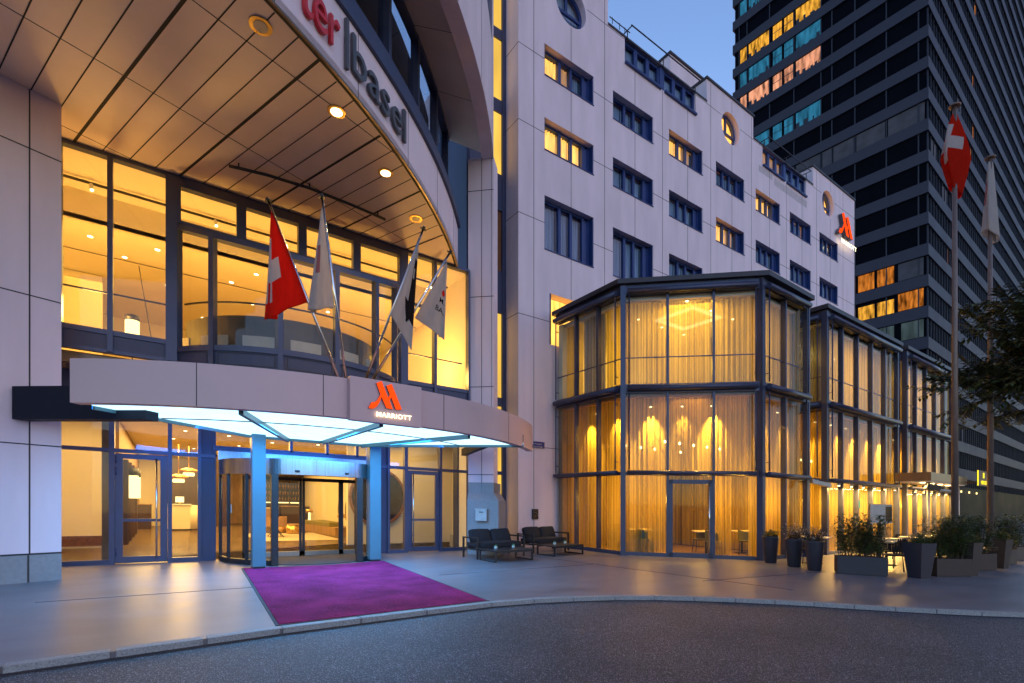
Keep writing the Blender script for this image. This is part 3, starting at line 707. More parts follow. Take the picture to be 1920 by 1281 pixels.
# curved stone bench wall in the bay with pale boards on brackets, and hand rail
m = MB(); m.arc((2.67, 14.55), 2.28, 2.40, math.radians(196), math.radians(340), 4.32, 5.55, 30); m.build('bench_wall', 'greyconc', ent)
for t in (204, 226, 247, 268, 289, 309):
    m = MB(); a, b = math.radians(t - 7), math.radians(t + 7); m.arc((2.67, 14.55), 2.62, 2.66, a, b, 4.78, 5.03, 5, 0)
    for u in (t - 4, t + 4): m.arc((2.67, 14.55), 2.62, 2.66, math.radians(u - .4), math.radians(u + .4), 4.32, 4.78, 1, 1); m.arc((2.67, 14.55), 2.40, 2.62, math.radians(u - .4), math.radians(u + .4), 4.86, 4.9, 1, 1)
    m.build('pale_board', ['greypanel', 'dark'], ent)
m = MB(); m.arc((2.67, 14.5), 2.86, 2.89, ba0 + .02, ba1 - .02, 5.62, 5.65, 30)
m.bar((-2.4, YU + .25, 5.62), (.0, YU + .25, 5.62), .03, .03); m.bar((5.3, YU + .25, 5.62), (7.2, YU + .25, 5.62), .03, .03); m.build('hand_rail', 'dark', ent)
for x, y, p in ((-1.3, 14.3, 30), (1.2, 13.6, 30), (3.9, 13.4, 30), (6.3, 14.2, 30)): lamp('POINT', 'soffit_fill', (x, y, 5.5), p * 6.0, (1.0, .52, .10), ent, .25)  # added point lights inside the glass, to brighten the soffit outside
lamp('AREA', 'ceiling_lamps', (2.2, 17.2, 7.5), 280, (1.0, .57, .10), ent, 9, 5)
# --- soffit lights and the curved track
for k, (x, y, on) in enumerate(((1.11, 8.01, 0), (2.45, 8.99, 1), (3.74, 10.06, 1), (4.94, 11.25, 0))):
    d = MB(); d.lathe([(.155, -.012), (.155, .01), (.10, .01), (.10, -.012)], (x, y, ZS - .004), 24); a = d.build('soffit_downlight', 'brass', ent)
    d = MB(); d.lathe([(.098, -.006), (.098, .008)], (x, y, ZS - .016), 20); d.build('lamp_lens', 'lampwarm' if on else 'lampoff', a)
    if on: lamp('SPOT', 'soffit_lamp', (x, y, ZS - .06), 160, (1.0, .62, .25), ent, .08, spot=120, blend=.9)
m = MB(); m.tube([(1.03, 11.61, ZS - .10), (1.71, 11.46, ZS - .10), (2.53, 11.39, ZS - .10), (3.48, 11.46, ZS - .10), (4.29, 11.57, ZS - .10)], .032, 8)
for x, y in ((1.2, 11.57), (2.53, 11.39), (4.1, 11.55)): m.tube([(x, y, ZS - .1), (x, y, ZS)], .015, 6)
m.build('curtain_track', 'dark', ent)
# ---------------------------------------------------------------- ground floor glazing
m = MB(); ZTR = 2.44
m.box(-2.6, YG - .06, 3.72, 5.0, YG + .1, 4.1); m.box(5.0, YG - .06, 3.72, 7.95, YG + .1, 4.1)
m.box(-2.6, YG - .07, ZTR, .94, YG + .07, ZTR + .08); m.box(5.0, YG - .07, ZTR, 7.95, YG + .07, ZTR + .08)
for x0, x1 in ((-1.04, -.94), (.01, .09), (.59, .66), (5.20, 5.27), (5.72, 5.82), (6.86, 6.93), (7.86, 7.95)): m.box(x0, YG - .08, 0, x1, YG + .08, 3.75)
m.box(.64, YG - .02, 0, .96, YG + .10, 3.75, 1); m.box(4.98, YG - .02, 0, 5.23, YG + .10, 3.75, 1)
for a, b in ((-2.6, -1.04), (.09, .59), (5.27, 5.72), (6.93, 7.86)): m.box(a, YG - .07, 0, b, YG + .07, .10)
m.box(.9, YG - .06, 2.62, 5.0, YG + .1, 2.74); m.box(.9, YG - .06, 3.12, 5.0, YG + .1, 3.2)
for x in (1.7, 2.6, 3.5, 4.3): m.box(x, YG - .06, 2.7, x + .07, YG + .1, 3.2)
m.build('shopfront_frame', ['blue', 'bluepanel'], ent)
g = MB()
for a, b, z0 in ((-2.6, -1.04, .1), (.09, .59, .1), (5.27, 5.72, .1), (6.93, 7.86, .1)): g.box(a, YG, z0, b, YG + .012, ZTR)
for a, b in ((-2.6, -1.04), (-.94, .01), (.09, .59), (5.27, 5.72), (5.82, 6.86), (6.93, 7.86)): g.box(a, YG, ZTR + .08, b, YG + .012, 3.72)
g.box(.96, YG, 2.74, 5.0, YG + .012, 3.12)
g.build('shopfront_glass', 'glass', ent)
def door(x0, x1, hx, hinge):
    m = MB(); y = YG - .05; f = .14
    m.box(x0 + .004, y, .02, x0 + f, y + .07, ZTR - .02); m.box(x1 - f, y, .02, x1 - .004, y + .07, ZTR - .02); m.box(x0 + f, y, ZTR - .13, x1 - f, y + .07, ZTR - .02); m.box(x0 + f, y, .02, x1 - f, y + .07, .16); m.box(x0 + f, y, .93, x1 - f, y + .06, .99)
    d = m.build('glass_door', 'blue', ent)
    g = MB(); g.box(x0 + f, y + .03, .16, x1 - f, y + .042, ZTR - .13); g.build('pane', 'glass', d)
    h = MB(); h.tube([(hx, y - .07, .12), (hx, y - .07, ZTR - .1)], .019, 10); h.tube([(hx, y - .07, .5), (hx, y + .01, .5)], .012, 6); h.tube([(hx, y - .07, 2.0), (hx, y + .01, 2.0)], .012, 6); h.build('handle', 'chrome', d)
    h = MB()
    for z in (.18, 1.95, 2.2): h.tube([(hinge, y - .02, z), (hinge, y - .02, z + .16)], .016, 8)
    h.build('hinge', 'blue', d)
door(-.94, .01, -.20, -.92); door(5.82, 6.86, 5.97, 6.84)
# lobby shell
m = MB()
m.box(-3.2, YG + .1, -.2, 9.0, 34, 0.0, 0); m.box(-3.2, YG + .12, 3.72, 9.0, 34, 3.8, 2); m.box(-3.2, 33.5, 0, 9, 33.6, 3.75, 3)
m.box(-3.3, YG + .1, 0, -3.2, 34, 3.75, 1); m.box(8.95, YG + .95, 0, 9.0, 34, 3.75, 1); m.box(7.95, YG + .1, 0, 8.0, YG + 1, 3.75, 1)
m.box(-3.2, 18.4, 0, -1.35, 18.6, 3.75, 1); m.box(-3.2, 18.37, .06, -1.35, 18.4, .34, 4)
m.box(-1.35, 18.4, 0, -1.15, 33, 3.75, 3); m.box(5.0, 17.0, 0, 8.95, 17.15, 3.75, 1)
m.box(6.95, 19.5, 0, 7.05, 33, 3.75, 1); m.box(-.1, 30, 0, 2.6, 30.2, 3.75, 5); m.box(-1.15, 31, 0, -.1, 31.2, 3.75, 1)
m.box(-1.19, 14.2, 0, -1.03, 14.4, 3.75, 3)
m.box(1.2, 16.6, 3.45, 6.9, 20.5, 3.72, 2)
m.build('lobby', ['stonefloor', 'cream', 'creamceil', 'brown', 'skirting', 'darkbrown'], ent)
for x, y in ((-.6, 16), (.4, 17), (.5, 20), (1.6, 18), (3.0, 19), (4.4, 18.5), (.2, 23), (2.5, 24), (4.5, 26), (1.0, 27), (6.4, 15.4), (3.0, 15.6)):
    d = MB(); d.lathe([(.07, 0), (.07, .012), (.05, .012)], (x, y, 3.44 if 1.2 < x < 6.9 and 16.6 < y < 20.5 else 3.705), 14); a = d.build('downlight', 'white', ent)
    d = MB(); d.lathe([(.048, -.004), (.048, .006)], (x, y, 3.44 if 1.2 < x < 6.9 and 16.6 < y < 20.5 else 3.705), 12); d.build('lamp_lens', 'lampwarm', a)
CW = (1.0, .58, .16)
lamp('AREA', 'lobby_lamps', (-1.9, 16.0, 3.65), 95, CW, ent, 2.0, 3.0); lamp('AREA', 'lobby_lamps', (2.6, 19.2, 3.4), 480, CW, ent, 4.5, 6)
lamp('AREA', 'lobby_lamps', (3.0, 27, 3.65), 600, CW, ent, 6, 8); lamp('AREA', 'lobby_lamps', (6.5, 15.5, 3.65), 62, CW, ent, 2.4, 2.0); lamp('AREA', 'lobby_lamps', (.2, 24, 3.65), 520, CW, ent, 1.5, 10)
lamp('AREA', 'threshold_lamps', (2.95, 14.9, 3.6), 130, CW, ent, 3.4, 1.2)
# big dark disc in a copper ring on the inner wall
m = MB(); n = 48; cx, cz, rr = 6.03, 1.63, 1.0
ring = lambda r, y: [(cx + r * math.cos(2 * math.pi * i / n), y, cz + r * math.sin(2 * math.pi * i / n)) for i in range(n)]
m.extr(ring(rr - .07, 16.99), (0, -.02, 0), 0)
a, b, c, d = ring(rr, 16.9), ring(rr - .08, 16.9), ring(rr, 17), ring(rr - .08, 17)
for i in range(n):
    j = (i + 1) % n; m.poly([a[i], a[j], b[j], b[i]], 1); m.poly([a[i], a[j], c[j], c[i]], 1); m.poly([b[i], b[j], d[j], d[i]], 1)
tag(m.build('wall_disc', ['mirrordark', 'copper']), 'large dark round disc with copper rim on the wall inside the right door', 'wall art')
# ---------------------------------------------------------------- revolving door drum
EC = (2.95, YG); EA, EB = 1.95, 2.0
rv = None
m = MB(); m.arc(EC, EA - .22, EA, math.pi, 2 * math.pi, 2.05, 2.40, 48, 0, EB / EA); m.arc(EC, .02, EA - .02, math.pi, 2 * math.pi, 2.36, 2.39, 48, 1, EB / EA); m.arc(EC, .02, EA - .05, math.pi, 2 * math.pi, 2.12, 2.14, 48, 2, EB / EA)
for t in (math.radians(239), math.radians(299)):
    x, y = EC[0] + (EA - .06) * math.cos(t), EC[1] + (EA - .06) * math.sin(t) * EB / EA; m.box(x - .07, y - .07, 0, x + .07, y + .07, 2.06, 2)
for t in (181, 200, 219, 321, 340, 359):
    t = math.radians(t); x, y = EC[0] + (EA - .05) * math.cos(t), EC[1] + (EA - .05) * math.sin(t) * EB / EA; m.box(x - .035, y - .035, 0, x + .035, y + .035, 2.06, 2)
for a0, a1 in ((180, 239), (299, 360)):
    m.arc(EC, EA - .09, EA - .01, math.radians(a0), math.radians(a1), 0, .12, 16, 2, EB / EA)
m.box(1.0, YG - .1, 2.40, 4.9, YG + .05, 2.62, 0)
rv = m.build('revolving_door', ['steel', 'bluepanel', 'dark'], ent)
for a0, a1 in ((181, 237), (301, 359)):
    g = MB(); g.arc(EC, EA - .056, EA - .046, math.radians(a0), math.radians(a1), .12, 2.05, 16, 0, EB / EA); g.build('curved_glass', 'glass', rv)
m = MB(); ys = 14.15
for x0, x1 in ((1.55, 2.95), (2.97, 3.98), (3.98, 4.42)):
    for a, b in ((x0, x0 + .06), (x1 - .06, x1)): m.box(a, ys, 0, b, ys + .06, 2.05)
    m.box(x0, ys, 0, x1, ys + .06, .12, 1); m.box(x0, ys, 1.98, x1, ys + .06, 2.07)
sl = m.build('sliding_door', ['dark', 'steel'], rv)
g = MB(); g.box(1.6, ys + .02, .12, 4.38, ys + .032, 1.98); g.build('sliding_glass', 'glass', rv)
m = MB(); m.prism([(EC[0] + (EA - .1) * math.cos(math.pi + math.pi * i / 32), EC[1] + (EB - .1) * math.sin(math.pi + math.pi * i / 32)) for i in range(33)], .001, .02); m.build('door_mat', 'rubber', rv)
for x, y, in ((2.4, 12.02), (3.5, 12.05)): m = MB(); m.lathe([(.0, -.03), (.05, -.02), (.06, 0), (.05, .02)], (x, y - .07, 2.13), 12, sy=.5); m.build('motion_sensor', 'dark', rv)
m = MB()
for x, y, z in ((1.16, 13.25, 1.25), (1.58, 12.42, 1.25)): m.bar((x - .02, y + .10, z), (x + .06, y - .08, z), .012, .2)
m.build('door_notice', 'white', rv)
# ================================================================ ENTRANCE CANOPY
CC = (2.93, 14.64)
cano = thing('entrance_canopy', 'curved entrance canopy with pale fascia and glowing blue white panels over the door', 'canopy', (2.9, 11.0, 2.8))
def cp(r, deg): return (CC[0] + r * math.cos(R(deg)), CC[1] + r * math.sin(R(deg)))
m = MB(); m.arc(CC, 6.34, 6.5, R(231), R(316), 2.83, 3.47, 70)
for d in (246.6, 262, 281, 299): m.arc(CC, 6.5, 6.503, R(d), R(d) + .0016, 2.83, 3.47, 1, 1)
m.build('fascia', ['fascia', 'joint'], cano)
# luminous panels between the ribs
ribs = [(cp(6.28, 251.4), (2.24, 12.16)), (cp(6.28, 271.0), (2.98, 12.10)), (cp(6.28, 289.0), (3.90, 12.08))]
tipL, tipR, bL, bR = (-.93, 9.98), (6.80, 9.40), (1.50, 12.18), (4.05, 12.10)
def arcp(a, b, n=14): return [cp(6.28, a + (b - a) * i / n) for i in range(n + 1)]
sect = [[tipL] + arcp(231.5, 251.0) + [ribs[0][1], bL], arcp(251.8, 270.7) + [(2.94, 12.10), (2.28, 12.16)], arcp(271.3, 288.7) + [(3.86, 12.08), (3.02, 12.10)], arcp(289.3, 305.5) + [tipR, bR, (3.94, 12.08)]]
for Pn in sect:
    m = MB(); m.prism(Pn, 2.865, 2.90); m.build('light_panel', 'panelglow', cano)
m = MB()
roofp = [tipL] + arcp(231.5, 305.5, 40) + [tipR, bR, bL]
m.prism(roofp, 2.93, 3.10); m.build('roof', 'roofdark', cano); m = MB(); m.arc(CC, 6.30, 6.35, R(231), R(316), 2.90, 3.3, 60); m.build('gutter_or_shade_strip', 'roofdark', cano)
for o, i in ribs:
    m = MB()
    d = Vector((i[0] - o[0], i[1] - o[1])).normalized()
    m.bar((o[0] + d.x * .02, o[1] + d.y * .02, 2.83), (i[0], i[1], 2.83), .07, .10); m.build('rib', 'post', cano)
m = MB()
for a, b in ((tipL, bL), (bR, tipR), (bL, bR)): m.bar((a[0], a[1], 2.845), (b[0], b[1], 2.845), .05, .07)
m.arc(CC, 6.27, 6.31, R(231.5), R(306), 2.845, 2.92, 40)
mid = [((CC[0] + 5.0 * math.cos(R(a))), CC[1] + 5.0 * math.sin(R(a)), 2.86) for a in (233, 242, 251, 260, 270, 280, 289, 298, 305)]
m.tube(mid, .012, 6, 1)
m.build('edge_trim', ['post', 'dark'], cano)
for a, b in ((tipL, bL), (bR, tipR)):
    m = MB()
    d = Vector((b[0] - a[0], b[1] - a[1])).normalized(); n = Vector((-d.y, d.x)) * (.03)
    m.bar((a[0] + n.x, a[1] + n.y, 2.845), (b[0] + n.x, b[1] + n.y, 2.845), .012, .05); m.build('led_strip', 'edgeglow', cano)
for (x0, y0, x1, y1) in ((1.47, 11.74, 1.73, 12.02), (4.09, 12.06, 4.37, 12.36)):
    m = MB(); m.box(x0, y0, .05, x1, y1, 2.86); m.box(x0 + .01, y0 + .01, 0, x1 - .01, y1 - .01, .05, 1); m.build('post', ['post', 'dark'], cano, bevel=.008)
m = MB(); m.bar((-2.02, 11.53, 2.99), (-.2, 9.93, 2.99), .25, .54); m.build('support_beam', 'darkbeam', cano)
m = MB(); m.bar((7.2, 12.95, 2.98), (6.1, 9.3, 2.98), .15, .2); m.build('support_beam', 'darkbeam', cano)
m = MB(); m.wall((2.40, 8.03), (3.64, 8.06), 0, .13, 2.79, 3.49); m.build('sign_board', 'fascia', cano)
for pts in ([cp(5.6, 240), cp(5.6, 246), cp(3.6, 246), cp(3.6, 240)],): pass
for a, p in ((241, 14), (256, 34), (270, 34), (284, 34), (297, 16)):
    x, y = cp(4.4, a); lamp('AREA', 'panel_light', (x, y, 2.80), p * 2.6, (.03, .40, 1.0), cano, 1.3)
for (x, y, s, a) in ((.35, 11.25, 2.6, -40), (5.45, 10.75, 2.8, 45), (2.9, 12.35, 2.4, 0)):           # light of the blue edge strips, thrown back at the doors
    lamp('AREA', 'edge_strip_light', (x, y, 2.80), 26, (.015, .24, 1.0), cano, s, .12, rot=(R(62), 0, R(a)))
# ---------------------------------------------------------------- lit emblem signs
EMB = [(2.82, 3.43), (2.91, 3.475), (3.02, 3.21), (3.05, 3.27), (2.99, 3.41), (3.08, 3.455), (3.26, 3.05), (3.155, 3.035), (3.073, 3.235), (3.045, 3.17), (3.10, 3.035), (2.99, 3.04), (2.905, 3.215), (2.875, 3.125), (2.83, 3.05), (2.78, 3.01), (2.73, 3.0), (2.69, 3.01), (2.74, 3.105), (2.79, 3.112), (2.835, 3.15), (2.89, 3.25)]
def emblem_sign(label, loc, fx, y0, depth, txt_x, txt_z, txt_h, txt_w, inset):
    t = thing('illuminated_sign', label, 'sign', loc)
    P = [(fx(x, z)[0], y0, fx(x, z)[1]) for x, z in EMB]
    m = MB(); m.extr(P, (0, depth, 0), 0); m.build('emblem_body', 'letterside', t)
    me = D.meshes.new('emblem'); bm = bmesh.new()
    vs = [bm.verts.new((p[0] - LOC[t.name][0], p[1] - .004 - LOC[t.name][1], p[2] + fall(p[0], p[1]) - LOC[t.name][2])) for p in P]
    f = bm.faces.new(vs); bm.faces.ensure_lookup_table()
    r = bmesh.ops.inset_region(bm, faces=[f], thickness=inset, use_even_offset=True)
    for q in bm.faces: q.material_index = 1
    f.material_index = 0
    bm.to_mesh(me); bm.free(); me.materials.append(M['red']); me.materials.append(M['signrim'])
    o = D.objects.new('emblem', me); COL.objects.link(o); o.parent = t
    tm = text_mesh('MARRIOTT', 1.0, .0, .02, 1.12)
    xs_ = [v.co.x for v in tm.vertices]; ys_ = [v.co.y for v in tm.vertices]; w = max(xs_) - min(xs_); h = max(ys_)
    bx, by, bz = LOC[t.name]; b = MB()
    for v in tm.vertices:
        X, Z = txt_x + (v.co.x - min(xs_)) / w * txt_w, txt_z + v.co.y / h * txt_h; v.co = (X - bx, y0 - .012 - by, Z + fall(X, y0) - bz)
    tm.materials.clear(); tm.materials.append(M['signtext'])
    o = D.objects.new('lettering', tm); COL.objects.link(o); o.parent = t
    return t
emblem_sign('small glowing red emblem with white lettering on the canopy fascia above the door', (3.0, 8.0, 3.1), lambda x, z: (x, z), 8.01, .035, 2.82, 2.885, .075, .61, .013)
emblem_sign('large glowing red emblem high on the far corner of the white hotel wall', (34.4, 13.7, 18.8), lambda x, z: (33.34 + (x - 2.69) / .57 * 1.95, 18.28 + (z - 3.0) / .47 * 1.42), 13.66, .2, 33.66, 17.80, .26, 2.1, .06)
# ---------------------------------------------------------------- letters along the curved fascia
t = thing('fascia_lettering', 'raised red and dark grey letters along the curved white fascia', 'sign', (4.0, 9.0, 8.8))
def curved_word(word, a0, a1, z0, z1, mt):
    tm = text_mesh(word, 1.0, .3, .0, 1.0); bx, by, bz = LOC[t.name]
    xs_ = [v.co.x for v in tm.vertices]; x0, w = min(xs_), max(xs_) - min(xs_); ys_ = [v.co.y for v in tm.vertices]; y0, h = min(ys_), max(ys_) - min(ys_)
    for v in tm.vertices:
        a = a0 + (v.co.x - x0) / w * (a1 - a0); r = RS + .045 + v.co.z * .1; X, Y = CR[0] + r * math.cos(a), CR[1] + r * math.sin(a)
        v.co = (X - bx, Y - by, z0 + (v.co.y - y0) / h * (z1 - z0) + fall(X, Y) - bz)
    tm.materials.clear(); tm.materials.append(M[mt])
    o = D.objects.new('lettering', tm); COL.objects.link(o); o.parent = t
curved_word('ter', -1.012, -.969, 8.60, 9.16, 'letterred')
m = MB(); m.arc(CR, RS + .01, RS + .075, -.9605, -.9575, 8.52, 9.34, 1); m.build('divider_bar', 'lettergrey', t)
curved_word('basel', -.952, -.858, 8.60, 9.24, 'lettergrey')
# ---------------------------------------------------------------- flags on raked poles
def flag_pole(label, flaglabel, base, top, hoist, foldline, design):
    t = thing('flagpole', label, 'flag', base, 'flags on the canopy')
    b, tp = Vector(base), Vector(top); b0 = b - (tp - b) * .06
    m = MB(); m.tube([b0, tp], .024, 10, r1=.017); m.build('pole', 'chrome', t)
    m = MB(); d = (tp - b).normalized(); m.tube([tp, tp + d * .012], .055, 14); m.tube([tp + d * .012, tp + d * .05], .025, 10); m.build('finial', 'dark', t)
    A, B = Vector(hoist[0]), Vector(hoist[1]); A2, B2 = Vector(foldline[0]), Vector(foldline[1])
    n = 48; rnd = random.Random(len(label)); ph = rnd.random() * 6; view = Vector((CA, SA, 0))
    def S(u, v):
        H = A + (B - A) * u; F = A2 + (B2 - A2) * u
        if v <= .6: p = H + (F - H) * (v / .6)
        else: p = F + (H - F) * ((v - .6) * .55) + view * (.10 * (v - .6) / .4 * u + .01)
        w = .030 * math.sin(v * 13 + ph + u * 2) * min(1, v * 4) * u
        return p + view * w
    m = MB()
    vs = [S(i / n, j / n) for i in range(n + 1) for j in range(n + 1)]
    fs = []; ms = []
    for i in range(n):
        for j in range(n):
            fs.append([i * (n + 1) + j, i * (n + 1) + j + 1, (i + 1) * (n + 1) + j + 1, (i + 1) * (n + 1) + j]); ms.append(design((i + .5) / n, (j + .5) / n))
    m.v = [tuple(v) for v in vs]; m.f = fs; m.m = ms; m.sm = [True] * len(fs)
    f = m.build('cloth', ['flagred', 'flagwhite', 'flagblack', 'flagpink'], t, normals=False)
    sdf = f.modifiers.new('thickness', 'SOLIDIFY'); sdf.thickness = .004; sdf.use_rim = True
    return t, f, S
def swiss(u, v):
    a, b = abs(u - .56), abs(v - .60)
    return 1 if (a < .10 and b < .30) or (a < .30 and b < .10) else 0
def faded(u, v): return 3 if abs(v - .45) < .07 and .35 < u < .62 else 1
def staff(u, v):
    if .36 < v < .60 and .15 < u < .78 and not (.25 < u < .36 and .40 < v < .48): return 2
    if u > .62 and .2 < v < .6 and abs(v - .4) < (.84 - u) * .9: return 2
    return 1
def plain(u, v): return 0 if (u - .42) ** 2 / .0016 + (v - .50) ** 2 / .004 < 1 else 1
flag_pole('red flag with white cross on the leftmost raked pole', '', (2.30, 8.37, 3.53), (1.30, 8.58, 6.14), ((1.36, 8.56, 6.0), (1.84, 8.42, 4.65)), ((1.33, 8.57, 5.98), (1.25, 8.66, 4.30)), swiss)
flag_pole('white flag with faint smudged print between the red flag and the black emblem flag', '', (2.42, 8.35, 3.55), (1.96, 8.0, 6.15), ((1.98, 8.01, 6.04), (2.2, 8.2, 4.57)), ((1.955, 8.02, 5.98), (1.83, 8.34, 4.49)), faded)
flag_pole('white flag with tall black staff emblem on a pole raked to the right', '', (2.77, 8.34, 3.59), (3.37, 7.40, 5.86), ((3.32, 7.48, 5.67), (3.02, 7.88, 4.56)), ((3.315, 7.46, 5.60), (3.24, 7.58, 3.95)), staff)
t, f, S4 = flag_pole('white flag with small red mark and dark lettering on the rightmost raked pole', '', (2.88, 8.34, 3.57), (3.76, 7.24, 5.53), ((3.74, 7.29, 5.41), (3.38, 7.75, 4.55)), ((3.735, 7.285, 5.36), (3.71, 7.34, 4.16)), plain)
for word, u0, v0, h, wd in (('M.', .565, .40, .07, .17), ('BA.', .70, .33, .075, .24)):
    tm = text_mesh(word, 1.0, 0, .01); xs_ = [v.co.x for v in tm.vertices]; hh = max(v.co.y for v in tm.vertices); w = max(xs_) - min(xs_)
    off = LOC[t.name]
    for v in tm.vertices:
        p = S4(u0 - v.co.y / hh * h, v0 + (v.co.x - min(xs_)) / w * wd) - Vector((CA, SA, 0)) * .008; v.co = (p.x - off[0], p.y - off[1], p.z + fall(p.x, p.y) - off[2])
    tm.materials.clear(); tm.materials.append(M['flagblack']); o = D.objects.new('lettering', tm); COL.objects.link(o); o.parent = t
# tall poles beside the planters
def tall_pole(label, x, y, h, r, red):
    t = thing('tall_flagpole', label, 'flag', (x, y, 0), 'tall flagpoles by the planters')
    m = MB(); m.tube([(x, y, 0), (x - .01, y, h * .5), (x - .02, y, h)], r, 14, r1=r * .55); m.lathe([(r * 1.7, 0), (r * 1.7, .03), (r * 1.2, .05)], (x, y, 0), 14); m.build('pole', 'polemetal', t)
    m = MB(); m.lathe([(r * 1.5, 0), (r * 1.6, .03), (r * .9, .07), (.01, .08)], (x - .02, y, h), 14); m.build('finial', 'polemetal', t)
    n = 30; rnd = random.Random(5 if red else 9); m = MB(); fs = []; ms = []; vs = []
    H, W = (2.0, .40) if red else (2.1, .24)
    for i in range(n + 1):
        for j in range(n + 1):
            u, v = i / n, j / n; env = math.sin(min(1, u * 1.5 + .05) * math.pi / 2) * (1 - .6 * max(0, u - .6) / .4) if red else (.35 + .65 * u)
            side = math.sin(2 * math.pi * (1.15 * v + .1 * u)) + .28 * math.sin(2 * math.pi * (3.1 * v + .6 * u)); dep = math.cos(2 * math.pi * 1.15 * v) * .5 + .35 * math.sin(9 * v + 2 * u)
            vs.append((x + SA * side * W * env * .9 + CA * dep * .16 * env, y - CA * side * W * env * .9 + SA * dep * .16 * env, h - .10 - u * H - .16 * u * math.sin(7 * v + 1)))
    for i in range(n):
        for j in range(n):
            fs.append([i * (n + 1) + j, i * (n + 1) + j + 1, (i + 1) * (n + 1) + j + 1, (i + 1) * (n + 1) + j]); u, v = (i + .5) / n, (j + .5) / n
            ms.append((1 if (abs(u - .45) < .24 and abs(v - .55) < .07) or (abs(u - .45) < .075 and abs(v - .55) < .20) else 0) if red else (3 if abs(v - .7) < .06 and .25 < u < .6 else 1))
    m.v = vs; m.f = fs; m.m = ms; m.sm = [True] * len(fs)
    f = m.build('cloth', ['flagred', 'flagwhite', 'flagblack', 'flagpink'], t, normals=False)
    sdf = f.modifiers.new('thickness', 'SOLIDIFY'); sdf.thickness = .004
tall_pole('tall grey pole with a red and white flag beside the bronze canopy', 16.15, 4.0, 11.6, .08, True)
tall_pole('tall grey pole with a drooping white flag half hidden by the tree', 19.3, 4.0, 11.6, .08, False)

